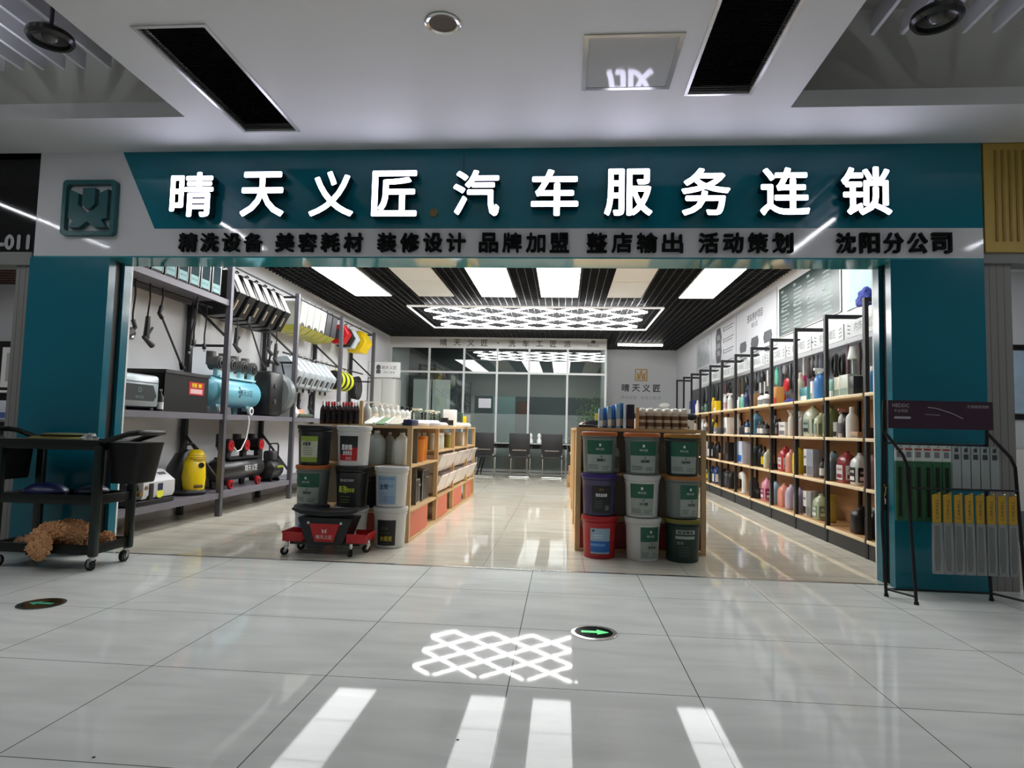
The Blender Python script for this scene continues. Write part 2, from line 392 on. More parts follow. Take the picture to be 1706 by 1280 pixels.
# teal board, white band + logo field as one stepped board
MB().prism([(-3.735, .90), (3.11, .90), (3.11, .243), (-3.415, .243)], -.0, .06).build('teal_board', M_TEALG, sg)
MB().prism([(-4.47, .90), (-3.735, .90), (-3.415, .243), (3.11, .243), (3.11, .012), (-4.47, .012)], 0, .06).build('white_band', m_sw, sg)
MB().box(-4.47, 3.11, .0, .30, -.0, .012).build('soffit_panel', mat('under_teal', '#2f8f98', .06), sg)
MB().box(-.838, -.834, -.001, 0, .6, .90).build('seam', M_BLACK, sg)
m_face = mat('letter_face', '#e6e4ff', .5, emit=L_SIGN); m_ret = mat('letter_return', '#0b2a30', .35)
def channel(ch, x, zc, size, depth, y, mats, bold, name, wd=None):
    v, f, fr, w_, h_ = glyphs3(ch, depth); mb = MB(); s_ = size/h_; sx = (wd/w_ if wd else s_)
    k = 0
    for dx, dy in ((0, 0), (bold, 0), (-bold, 0), (0, bold), (0, -bold), (bold*.7, bold*.7), (-bold*.7, bold*.7), (bold*.7, -bold*.7), (-bold*.7, -bold*.7)):
        vv = [(px*sx+dx, -(pz+.5)*depth-k*.0002, py*s_+dy) for px, py, pz in v]
        mb.mi(0); mb.add(vv, [q for q, a in zip(f, fr) if a]); mb.mi(1); mb.add(vv, [q for q, a in zip(f, fr) if not a]); k += 1
    return mb.build(name, mats, sg, (x, y, zc), smooth=0)
for ch, x in zip('晴天义匠汽车服务连锁', (-3.05, -2.453, -1.881, -1.368, -.715, -.099, .468, 1.052, 1.638, 2.23)):
    channel(ch, x, .497, .355, .085, -.012, [m_face, m_ret], .008, 'lit_character', .35)
m_bk = mat('letter_black', '#050808', .7, spec=.2)
for word, a, b in (('精洗设备', -3.182, -2.476), ('美容耗材', -2.36, -1.637), ('装修设计', -1.514, -.801), ('品牌加盟', -.69, .019), ('整店输出', .159, .896), ('活动策划', 1.018, 1.722), ('沈阳分公司', 2.043, 2.873)):
    n = len(word); wch = (b-a)/(n-1+.80)
    for k, ch in enumerate(word):
        channel(ch, a+wch*(.40+k), .123, .150, .025, -.002, [m_bk, m_bk], .004, 'black_character', wch*.78)
# logo plaque: rounded square ring round a stylised teal wing shape
lg = MB(); T = .05
def frame_pts(h, r, n=5):
    o = []
    for cx, cz, a0 in ((h-r, h-r, 0), (-h+r, h-r, 90), (-h+r, -h+r, 180), (h-r, -h+r, 270)):
        for k in range(n+1):
            a = math.radians(a0+90*k/n); o.append((cx+r*math.cos(a), cz+r*math.sin(a)))
    return o
A, B = frame_pts(.235, .035), frame_pts(.200, .03); n = len(A)
vs_ = [(x, -T, z) for x, z in A]+[(x, -T, z) for x, z in B]+[(x, 0, z) for x, z in A]+[(x, 0, z) for x, z in B]
fs = []
for k in range(n):
    j = (k+1) % n; fs += [(k, j, n+j, n+k), (k, 2*n+k, 2*n+j, j), (n+k, n+j, 3*n+j, 3*n+k)]
lg.add(vs_, fs)
for sx in (1, -1):
    lg.prism([(sx*p[0], p[1]) for p in ((.17, .155), (.17, -.09), (.12, -.10), (.165, -.17), (.07, -.17), (0, -.12), (0, -.05), (.05, -.02), (.09, .02), (.09, .12))], -T, 0)
lg.prism([(-.055, .165), (.055, .165), (.055, .03), (.02, -.01), (-.02, -.01), (-.055, .03)], -T, 0)
lg.build('logo_plaque', mat('logo_teal', '#14565c', .3), sg, (-3.975, -.001, .41))
MB().lathe([(.034, 0), (.034, .012)], 20, ax='y', c=(0, -.013, 0)).build('round_badge', mat('badge_brown', '#7d6a3c', .5), sg, (-1.066, 0, .37))
o = MB().text('-011', (-4.705, 5.055, 2.585), .17, '-y', bold=.008).build('unit_number', mat('number_grey', '#a9a9ab', .5)); tag(o, 'pale grey unit number ending in 011 on the black fascia beside the shop sign', 'sign')

# ================================================================ HALL CEILING FIXTURES
def grille(x0, x1, y0, y1, label):
    t = thing('air_grille', label, 'vent', ((x0+x1)/2, (y0+y1)/2, ZC)); a, b = (x1-x0)/2, (y1-y0)/2; f = .022
    MB().box(-a-f, a+f, -b-f, -b, -.008, .01).box(-a-f, a+f, b, b+f, -.008, .01).box(-a-f, -a, -b, b, -.008, .03).box(a, a+f, -b, b, -.008, .03).build('frame', mat('grille_frame', '#d6d6d2', .25, .3), t)
    mb = MB(); y = -b+.02
    while y < b: mb.add([(-a, y-.012, .004), (a, y-.012, .004), (a, y+.008, .022), (-a, y+.008, .022)], [(0, 1, 2, 3)]); y += .024
    mb.build('slats', mat('grille_slat', '#2b2a2a', .35), t, smooth=0)
    MB().box(-a, a, -b, b, .05, .058).build('filter', mat('filter_black', '#161616', .8), t)
grille(-2.483, -2.077, 3.362, 4.638, 'dark slatted air grille in the hall ceiling near the shop logo')
grille(.779, 1.178, 2.922, 4.198, 'dark slatted air grille in the hall ceiling beside the square hatch')
t = thing('access_hatch', 'square glossy white access hatch in the hall ceiling', 'hatch', (.363, 3.83, ZC)); a, b = .255, .27
mb = MB()
for h, z in ((0, -.006),): mb.box(-a-.03, a+.03, -b-.03, -b, z, 0).box(-a-.03, a+.03, b, b+.03, z, 0).box(-a-.03, -a, -b, b, z, 0).box(a, a+.03, -b, b, z, 0)
mb.build('frame', mat('hatch_frame', '#bdbdb8', .2, .5), t); MB().box(-a+.004, a-.004, -b+.004, b-.004, -.004, 0).build('panel', mat('hatch_gloss', '#b9b9b7', .06), t)
t = thing('recessed_downlight', 'round unlit recessed downlight in the hall ceiling', 'ceiling light', (-.708, 3.393, ZC))
MB().lathe([(.098, -.001), (.102, -.006), (.094, -.010), (.078, -.004), (.078, -.001)], 32).build('trim_ring', mat('ring_chrome', '#cfcfcc', .15, .8), t)
MB().lathe([(.078, -.0035), (.062, -.002), (.05, -.0015), (.0, -.0012)], 32, cap=False).build('reflector', mat('can_dark', '#3c3a34', .3, .5), t)
# baffles in the coffers
m_baf = mat('baffle_grey', '#cfcfd8', .5)
def baffles(xs_, y1, label, grp):
    for i, x in enumerate(xs_):
        o = MB().box(-.012, .012, -1.9, 1.9, 0, .12).build('ceiling_baffle', m_baf, None, (x, y1-1.9, 3.66))
        tag(o, label(i), 'ceiling baffle', grp)
baffles([-3.36, -3.56, -3.72, -3.88, -4.04, -4.2, -4.36, -4.52], 4.3, lambda i: 'grey hanging ceiling baffle, %s from the grille in the coffer above the black fascia' % NTH[i], 'baffles over the black fascia')
baffles([1.92+.185*i for i in range(8)], 4.12, lambda i: 'grey hanging ceiling baffle, %s from the grille in the coffer above the tan panel' % NTH[i], 'baffles over the tan panel')
def bay_lamp(x, y, z, rot, label):
    t = thing('round_coffer_lamp', label, 'ceiling light', (x, y, z))
    MB().lathe([(.075, .09), (.13, .05), (.135, .02), (.12, 0), (.105, .004), (.10, .03), (.05, .06)], 28, cap=False).build('shade', mat('lamp_chrome', '#4c4c4c', .25, .8), t)
    MB().ball((0, 0, .045), .05, 14).build('bulb', mat('bulb_glass', '#5d5d5c', .1), t)
    MB().cyl((0, 0, .08), (0, 0, 4.35-z), .012, 8).build('stem', M_DGREY, t)
bay_lamp(-3.27, 3.66, 3.46, 0, 'round unlit lamp hanging among the baffles above the black fascia')
bay_lamp(2.06, 3.66, 3.44, 0, 'round unlit chrome lamp hanging among the baffles above the tan panel')
# long tube lamps of the hall, hung in the coffers nearer the viewer
def hall_tube(x, y0, y1, label):
    t = thing('hall_tube_lamp', label, 'ceiling light', (x, (y0+y1)/2, 3.388)); h = (y1-y0)/2
    MB().box(-.035, -.027, -h-.02, h+.02, 0, .03).box(.027, .035, -h-.02, h+.02, 0, .03).box(-.027, .027, -h-.02, -h, 0, .03).box(-.027, .027, h, h+.02, 0, .03).build('housing', M_WHITE, t)  # unseen side and end plates, shaped to keep direct light off the coffer lip
    MB().cyl((0, -h+.005, .015), (0, h-.005, .015), .012, 10).build('tube', mat('hall_tube', '#f4f8ff', .5, emit=L_HALL), t)
    for yy in (-h*.7, h*.7): MB().cyl((0, yy, .026), (0, yy, .96), .004, 6).build('hanger', M_DGREY, t)
for x, y0, y1, l in ((-4.0, 1.87, 3.8, 'inner long tube lamp in the coffer above the black fascia'), (-6.13, 1.95, 4.0, 'outer long tube lamp in the coffer above the black fascia'), (2.82, 1.7, 3.1, 'inner long tube lamp in the coffer above the tan panel'), (4.83, 1.92, 4.1, 'outer long tube lamp in the coffer above the tan panel')): hall_tube(x, y0, y1, l)
# exit markers let into the floor
def exit_marker(x, y, lit, label):
    t = thing('floor_exit_marker', label, 'exit sign', (x, y, 0))
    MB().lathe([(.125, 0), (.125, .004), (.112, .007), (.102, .006), (.102, 0)], 36, cap=False).build('steel_ring', M_STEEL, t)
    MB().lathe([(.102, 0), (.102, .005), (0.0001, .005)], 36, cap=False).build('lens', mat('marker_black', '#06120c', .15), t)
    s = 1 if lit else -1
    mb = MB().add([(p[0]*s, p[1], .0062) for p in ((-.07, -.016), (.015, -.016), (.015, -.042), (.08, 0), (.015, .042), (.015, .016), (-.07, .016))], [tuple(range(7))])
    mb.build('arrow', mat('arrow_lit' if lit else 'arrow_dim', '#45e070' if lit else '#3f9a78', .4, emit=1.0 if lit else .12), t)
exit_marker(.189, 3.614, True, 'round floor exit marker with a bright green arrow')
exit_marker(-3.042, 3.645, False, 'round floor exit marker with a dim green arrow near the black cart')

# ================================================================ SHOP CEILING LIGHTS
cols = [(-3.72, -3.06, 1, 'above the black reels'), (-2.57, -1.95, 0, 'second row from the reels'), (-1.457, -.85, 1, 'third row from the reels'), (-.423, .215, 1, 'middle row over the aisle'), (.715, 1.29, 0, 'second row from the bottle shelves'), (1.92, 2.5, 1, 'row nearest the bottle shelves')]
for x0, x1, lit, wh in cols:
    for k in range(4):
        y1 = 11.05-1.2*k
        led('ceiling_panel', x0, x1, y1-1.19, y1, ZS-.021, L_PANEL if lit else 0, '%s square ceiling panel, %s, %s from the honeycomb lamp' % ('glowing' if lit else 'unlit', wh, NTH[k]), .008)
# honeycomb lamp
hx = thing('honeycomb_lamp', 'wide honeycomb lamp of glowing white tubes on the shop ceiling', 'ceiling light', (-.58, 12.9, 3.32))
m_tube = mat('hex_tube', '#ffffff', .5, emit=L_HEX)
NX, NY, DX, DY = 5, 3, .845, .84
tube_done = set()
for i in range(NX):
    for j in range(NY):
        cx, cy = (i-(NX-1)/2)*DX, (j-(NY-1)/2)*DY
        c = [(cx-DX/2, cy), (cx, cy-DY/2), (cx+DX/2, cy), (cx, cy+DY/2)]
        for k in range(4):
            a, b = Vector((*c[k], 0)), Vector((*c[(k+1) % 4], 0)); d = (b-a)*.035
            MB().cyl(a+d, b-d, .0145, 8).build('light_tube', m_tube, hx)
mb = MB(); a, b = 2.34, 1.27
for p, q in (((-a, -b), (a, -b)), ((a, -b), (a, b)), ((a, b), (-a, b)), ((-a, b), (-a, -b))): mb.cyl((*p, 0), (*q, 0), .02, 8)
mb.build('outer_frame', mat('lamp_frame', '#f0f0f0', .4, emit=.35), hx)
mb = MB()
for i in range(NX):
    for j in range(NY+1): mb.cyl(((i-2)*DX, (j-1.5)*DY, .02), ((i-2)*DX, (j-1.5)*DY, .085), .003, 5)
for p in ((-a, -b), (a, -b), (a, b), (-a, b)): mb.cyl((*p, .02), (*p, .085), .003, 5)
mb.build('hanger_wire', M_DGREY, hx)
t = thing('tube_light', 'single short tube light on the ceiling before the rear logo wall', 'ceiling light', (1.95, 16.8, 3.33))
MB().box(-.58, .58, -.03, .03, .025, .07).build('housing', M_WHITE, t); MB().cyl((-.57, 0, .0), (.57, 0, .0), .026, 10).build('tube', mat('tube_lit', '#ffffff', .5, emit=L_TUBE), t)
# ================================================================ LEFT STORAGE RACKS
m_post = mat('rack_grey', '#5c5b62', .4, .3, noise=.08, nscale=30); m_shelf = mat('shelf_grey', '#6d6a72', .45, noise=.06, nscale=8); m_rdark = mat('rack_black', '#1b1b1e', .5)
XF, XK = -3.97, -4.44
PY = [5.38, 7.27, 9.2, 11.12, 13.08]
rk = thing('storage_rack', 'long grey metal storage rack of four bays along the white wall', 'rack', (XF, 5.38, 0))
def rl(mb, name, m): return mb.build(name, m, rk)
for y in PY:
    mb = MB().box(-.03, .03, y-5.41, y-5.35, 0, 3.02)
    for k in range(38): mb.box(.0295, .0305, y-5.389, y-5.371, .1+k*.075, .125+k*.075)
    rl(mb, 'post', m_post)
    rl(MB().box(XK-XF-.03, XK-XF+.03, y-5.41, y-5.35, 0, 3.02), 'post', m_rdark)
    for z0, z1 in ((2.5, 2.08), (.95, .38), (1.99, 1.99), (2.97, 2.97)): rl(MB().cyl((XK-XF, y-5.38, z0), (0, y-5.38, z1), .017, 6), 'side_brace', m_rdark)
for k in range(4):
    y0, y1 = PY[k]-5.35, PY[k+1]-5.41
    zs = [.27, 1.185] + ([2.53] if k == 0 else [])
    if k >= 2: zs = [.27, 1.185]
    for z in zs:
        rl(MB().box(-.02, .012, y0, y1, z-.065, z).box(XK-XF, -.02, y0, y1, z-.012, z-.001).box(XK-XF-.01, XK-XF+.02, y0, y1, z-.065, z), 'shelf', m_shelf)
    for xx, zz in ([(-.02, 2.965), (-.36, 2.965)] if k > 0 else [(-.2, 2.44)])+([(-.2, 2.145)] if k >= 2 else []): rl(MB().cyl((xx, y0, zz), (xx, y1, zz), .014, 8), 'rail', m_rdark)

# --- reel boxes on the upper shelf of the first bay
m_gloss = mat('gloss_panel', '#1a3238', .12); m_edge = mat('pale_edge', '#b9bcbe', .35); m_lab = mat('aqua_label', '#6d9a9a', .3)
def reel_box(label, loc):
    t = thing('hose_reel_box', label, 'hose reel', loc, 0, 'reel boxes on the upper shelf')
    pr = [(-.42, 0), (0, 0), (.01, .03), (.01, .32), (-.03, .40), (-.10, .43), (-.42, .43)]
    MB().prism(pr, -.095, .095).build('case', M_BLACK, t)
    MB().box(.0105, .014, -.07, .07, .13, .33).build('front_panel', m_gloss, t)
    mb = MB(); mb.box(.0105, .016, -.07, .07, .03, .125); mb.mi(1).text('晴天义匠', (.0162, 0, .08), .026, '+x')
    mb.build('label_plate', [m_lab, M_INKK], t)
    MB().tube([(.012, -.084, .02), (.016, -.084, .33), (-.03, -.084, .41), (-.1, -.084, .435)], .006, 6).tube([(.012, .084, .02), (.016, .084, .33), (-.03, .084, .41), (-.1, .084, .435)], .006, 6).build('edge_piping', m_edge, t)
    return t
for i, y in enumerate((5.69, 5.90, 6.11, 6.32, 6.53, 6.74, 6.96)):
    l = 'black hose reel box on the upper rack shelf, %s from the teal shutter jamb' % NTH[i]
    r0 = reel_box(l, (-3.985, y, 2.531)) if i == 0 else dup(r0, l, (-3.985, y, 2.531))
# --- black five-sided reels hung from the top rail of the second bay
def penta_reel(label, loc):
    t = thing('hanging_hose_reel', label, 'hose reel', loc, 0, 'black reels on the top rail')
    pr = [(-.20, .26), (.18, .26), (.20, .24), (.33, -.02), (.31, -.05), (.19, -.28), (-.05, -.30), (-.20, -.28)]
    MB().prism(pr, -.085, .085).build('case', M_BLACK, t)
    mb = MB()
    for a, b in ((.022, .05),):
        mb.add([(.205, -.06, .235), (.205, .06, .235), (.325, .06, -.005), (.325, -.06, -.005)], [(0, 1, 2, 3)])
        mb.add([(.212, -.0865, .19), (.236, -.0865, .15), (.318, -.0865, -.01), (.29, -.0865, -.01)], [(0, 1, 2, 3)])
    mb.build('white_stripe', M_WHITE, t)
    MB().cyl((.285, -.05, -.10), (.225, -.05, -.22), .02, 8).build('hose_guide', M_STEEL, t)
    MB().tube([(.05, 0, .26), (.05, 0, .30), (.09, 0, .325), (.115, 0, .30)], .012, 6).build('hanger_hook', M_STEEL, t)
    return t
for i, y in enumerate((7.50, 7.76, 8.02, 8.28, 8.54, 8.80)):
    l = 'black five-sided reel with white stripe, %s on the rail past the first post' % NTH[i]
    r1 = penta_reel(l, (-4.255, y, 2.68)) if i == 0 else dup(r1, l, (-4.255, y, 2.68))
# --- white and black reels with yellow undersides, third bay
def fin_reel(col, label, loc, grp):
    t = thing('hose_reel', label, 'hose reel', loc, 0, grp)
    MB().prism([(-.36, .42), (.0, .42), (.02, .40), (-.02, .06), (-.36, .06)], -.11, .11).build('case', col, t)
    MB().prism([(-.36, .055), (-.02, .055), (-.14, -.03), (-.36, -.05)], -.11, .11).build('underside', mat('lime_base', '#b5b04a', .4), t)
    MB().add([(-.10, -.112, .055), (-.025, -.112, .055), (-.03, -.112, .13)], [(0, 1, 2)]).add([(-.018, -.09, .06), (-.018, .09, .06), (-.012, .0, .14)], [(0, 1, 2)]).build('dark_inset', M_BLACK, t)
    MB().tube([(-.1, 0, .42), (-.1, 0, .455), (-.03, 0, .47)], .01, 6).build('hanger_hook', M_STEEL, t)
    return t
mw = mat('reel_ivory', '#c3c5b6', .45); mk = mat('reel_charcoal', '#2c2c30', .35)
ys = [9.42, 9.68, 9.94, 10.2, 10.46, 10.72]
for i, y in enumerate(ys):
    if i == 0: a = fin_reel(mw, 'ivory hose reel with lime underside, first on the top rail past the second tall post', (-3.96, y, 2.52), 'ivory reels')
    elif i < 4: dup(a, 'ivory hose reel with lime underside, %s on the top rail past the second tall post' % NTH[i], (-3.96, y, 2.52))
    elif i == 4: b = fin_reel(mk, 'charcoal hose reel with lime underside, next to the ivory reels', (-3.96, y, 2.52), 'charcoal reels')
    else: dup(b, 'charcoal hose reel with lime underside, the one farther from the ivory reels', (-3.96, y, 2.52))
# --- white faceted reels on the lower rail of the third bay
def facet_reel(label, loc):
    t = thing('faceted_hose_reel', label, 'hose reel', loc, 0, 'white faceted reels')
    MB().prism([(-.24, .44), (-.06, .46), (-.04, .44), (.14, .24), (.13, .19), (.05, .02), (-.02, 0), (-.24, 0)], -.088, .088).build('case', mat('reel_white', '#bcc5cc', .4), t)
    MB().add([(.122, -.05, .16), (.122, .05, .16), (.072, .05, .06), (.072, -.05, .06)], [(0, 1, 2, 3)]).add([(.07, -.0885, .15), (.095, -.0885, .15), (.05, -.0885, .05), (.03, -.0885, .05)], [(0, 1, 2, 3)]).build('vent', M_DGREY, t)
    MB().tube([(-.05, 0, .46), (-.05, 0, .5), (-.0, 0, .515)], .01, 6).build('hanger_hook', M_STEEL, t)
    MB().cyl((-.02, 0, 0), (-.02, 0, -.06), .018, 8).build('outlet', M_BLACK, t)
    return t
for i in range(7):
    y = 9.36+i*.235; l = 'white faceted hose reel on the lower rail, %s past the second tall post' % NTH[i]
    r2 = facet_reel(l, (-4.07, y, 1.64)) if i == 0 else dup(r2, l, (-4.07, y, 1.64))
# --- fourth bay: red, dark, pale and yellow reels above, three striped drums below
def drum_reel(cols, label, loc, r, wd, grp=None, ring=False):
    t = thing('drum_reel', label, 'hose reel', loc, 0, grp)
    n = 6 if not ring else 24
    MB().lathe([(r*.9, -wd/2), (r, -wd/2+.015), (r, wd/2-.015), (r*.9, wd/2)], n, ax='y').build('drum', cols[0], t)
    if ring: MB().lathe([(r+.001, -.055), (r+.01, -.05), (r+.01, .05), (r+.001, .055)], 24, ax='y', cap=False).build('bright_band', cols[1], t)
    else: MB().lathe([(r*.45, -wd/2-.012), (r*.45, wd/2+.012)], 16, ax='y').build('hub', cols[1], t)
    MB().tube([(0, 0, r-.01), (0, 0, r+.05), (.06, 0, r+.06)], .01, 6).build('hanger_hook', M_STEEL, t)
    return t
drum_reel([M_RED, M_DGREY], 'red hose reel on the top rail of the rack bay nearest the rear', (-4.12, 11.45, 2.74), .2, .2)
drum_reel([M_BLACK, M_WHITE], 'black hose reel with white hub between red and pale reels', (-4.14, 11.74, 2.72), .2, .16)
drum_reel([mat('reel_pale', '#c9d3dd', .4), mat('navy', '#1d2340', .4)], 'pale blue-white hose reel beside the yellow reel', (-4.14, 12.02, 2.73), .2, .18)
drum_reel([M_YEL, mat('amber', '#b58a10', .4)], 'big yellow hose reel at the end of the top rail', (-4.12, 12.5, 2.73), .24, .42)
for i in range(3):
    l = 'black drum reel with a bright yellow band, %s from the white faceted reels' % NTH[i]
    r3 = drum_reel([M_BLACK, mat('acid_yellow', '#d8e02a', .4)], l, (-4.16, 11.42+.24*i, 1.9), .17, .2, 'yellow-banded drums', True) if i == 0 else dup(r3, l, (-4.16, 11.42+.24*i, 1.9))
t = thing('hose_coil', 'coil of black hose hung behind the yellow-banded drums', 'hose', (-4.1, 12.45, 1.82))
mb = MB()
for k in range(5): mb.tube([(.03*k-.08, (.2+.006*k)*math.cos(2*PI*j/24), (.2+.006*k)*math.sin(2*PI*j/24)) for j in range(24)], .014, 6, True)
mb.build('coil', M_RUB, t)
# --- hanging guns, plugs and leads under the upper shelf
def hang(label, x, y, z0, z1, kind, sway=0, cat='spray gun'):
    nm = {'gun': 'spray_gun', 'plug': 'power_lead', 'pistol': 'air_gun', 'lance': 'spray_lance'}[kind]
    t = thing(nm, label, cat, (x, y, z1))
    L = z0-z1
    MB().tube([(0, 0, L), (.01, sway*.3, L*.7), (-.005, sway*.8, L*.35), (0, sway, .10)], .008, 6).build('hose', M_RUB, t)
    if kind == 'gun':
        MB().tube([(0, sway, .12), (.02, sway+.01, .05), (0, sway-.02, 0)], .02, 8).build('grip', M_BLACK, t)
        MB().cyl((0, sway-.02, .0), (.0, sway-.15, -.07), .05, 12, .035).build('body', M_DGREY, t)
        MB().cyl((0, sway-.03, -.06), (0, sway-.0, .0), .035, 10).build('cup', M_STEEL, t)
        MB().tube([(0, sway-.06, .05), (0, sway-.11, .04), (0, sway-.12, -.0)], .008, 6).build('trigger', M_BLACK, t)
        MB().cyl((0, sway-.14, -.07), (0, sway-.16, -.15), .018, 8, .008).build('nozzle', M_BLACK, t)
    elif kind == 'pistol':
        MB().cyl((0, sway, .16), (0, sway-.01, -.06), .022, 8, .03).build('grip', M_BLACK, t)
        MB().cyl((0, sway-.05, -.05), (0, sway+.09, -.12), .02, 10, .03).build('barrel', M_DGREY, t)
        MB().cyl((0, sway+.02, -.02), (0, sway+.08, .06), .012, 6).build('trigger', M_BLACK, t)
    elif kind == 'lance':
        MB().tube([(0, sway, .14), (0, sway-.03, .06), (0, sway+.02, .02)], .02, 8).build('grip', M_BLACK, t)
        MB().cyl((0, sway+.0, .05), (0, sway+.38, -.40), .011, 8).build('wand', M_DGREY, t)
        MB().cyl((0, sway+.38, -.40), (0, sway+.43, -.46), .016, 8, .03).build('nozzle', M_BLACK, t)
    else:
        MB().bx((0, sway, .07), (.03, .05, .07), .012).build('plug', M_BLACK, t)
        MB().cyl((0, sway-.012, .035), (0, sway-.012, .01), .004, 6).cyl((0, sway+.012, .035), (0, sway+.012, .01), .004, 6).build('pins', M_STEEL, t)
    return t
hang('chrome-cupped spray gun dangling over the silver power case', -4.12, 5.80, 2.45, 1.93, 'gun')
hang('black air gun dangling beside the chrome-cupped spray gun', -4.12, 6.02, 2.45, 1.96, 'pistol')
hang('black spray lance hung slanting across the first rack bay', -4.12, 6.22, 2.45, 2.12, 'lance')
hang('thin black lead hanging in a loose bow by the rack brace', -4.0, 6.66, 2.45, 1.80, 'plug', -.1, 'lead')
hang('black power lead with plug above the blue compressor pump', -4.12, 6.83, 2.45, 1.90, 'plug', 0, 'lead')
hang('black power lead with fat plug nearest the first tall post', -4.12, 7.04, 2.45, 1.88, 'plug', 0, 'lead')
hang('black spray gun hanging under the first black five-sided reel', -4.05, 7.62, 2.37, 2.1, 'pistol')
hang('black lance hanging slanting above the grey drum', -3.93, 7.70, 2.34, 2.27, 'lance')
hang('black spray gun hanging over the grey drum', -4.0, 8.40, 2.37, 2.15, 'pistol')
hang('black spray gun under the last black five-sided reel', -4.05, 8.72, 2.37, 2.05, 'pistol')
for i in range(3): hang('small black gun hanging under the white faceted reels, %s from the second tall post' % NTH[i], -4.3, 9.71+.47*i, 1.6, 1.42, 'pistol')
# --- middle shelf
ZM, ZL = 1.186, .271
def silver_case(loc):
    t = thing('power_station', 'silver grey power case with a dark slanted front panel on the middle shelf', 'power station', loc)
    m = mat('case_silver', '#a3adb0', .3, .3)
    MB().box(-.30, 0, -.28, .28, .03, .345, .035).build('body', m, t)
    MB().add([(.001, -.245, .09), (.001, .19, .09), (.001, .235, .14), (.001, .175, .245), (.001, -.245, .245)], [(0, 1, 2, 3, 4)]).build('front_panel', mat('case_panel', '#343a3c', .3), t)
    mb = MB().text('晴天义匠', (.002, -.02, .125), .03, '+x'); mb.lathe([(.024, 0), (.018, 0)], 12, (.0022, -.02, .195), 'x', False)
    mb.build('lettering', mat('case_print', '#7f9a96', .5), t)
    for fx in (-.04, -.26):
        for fy in (-.2, .2): MB().bx((fx, fy, .015), (.05, .05, .03)).build('foot', M_BLACK, t)
    MB().box(-.002, .004, -.25, .25, .265, .272).build('trim_strip', M_DGREY, t)
silver_case((-3.985, 5.79, ZM))
t = thing('black_crate', 'open black crate with a red and yellow sticker beside the silver case', 'crate', (-4.2, 6.565, ZM))
mb = MB().box(-.19, .19, -.40, -.385, 0, .42).box(-.19, .19, .385, .40, 0, .42).box(.18, .2, -.40, .40, 0, .42).box(-.2, -.18, -.40, .40, 0, .42).box(-.19, .19, -.39, .39, 0, .012)
mb.build('walls', mat('crate_black', '#0a090a', .55, spec=.25), t)
MB().box(-.21, .21, -.41, .41, .395, .42).build('rim', M_BLACK, t) if False else MB().box(.2, .212, -.41, .41, .39, .425).box(-.212, -.2, -.41, .41, .39, .425).box(-.212, .212, -.412, -.4, .39, .425).box(-.212, .212, .4, .412, .39, .425).build('rim', M_BLACK, t)
mb = MB().box(.2005, .203, .02, .31, .19, .33); mb.mi(1).text('特惠', (.2032, .12, .295), .05, '+x', bold=.002); mb.box(.203, .2035, .20, .26, .275, .315); mb.mi(2).box(.203, .2036, .05, .28, .205, .255)
mb.build('sticker', [M_RED, M_YEL, mat('pale_pink', '#e2b7b7', .5)], t)
t = thing('water_bottle', 'slim dark bottle with white label standing between silver case and crate', 'bottle', (-4.005, 6.12, ZM))
MB().lathe([(.03, 0), (.03, .14), (.012, .17), (.012, .2)], 14).build('body', M_BLACK, t); MB().lathe([(.0305, .02), (.0305, .09)], 14, cap=False).build('label', M_WHITE, t); MB().lathe([(.014, .2), (.014, .22)], 12).build('cap', M_STEEL, t)

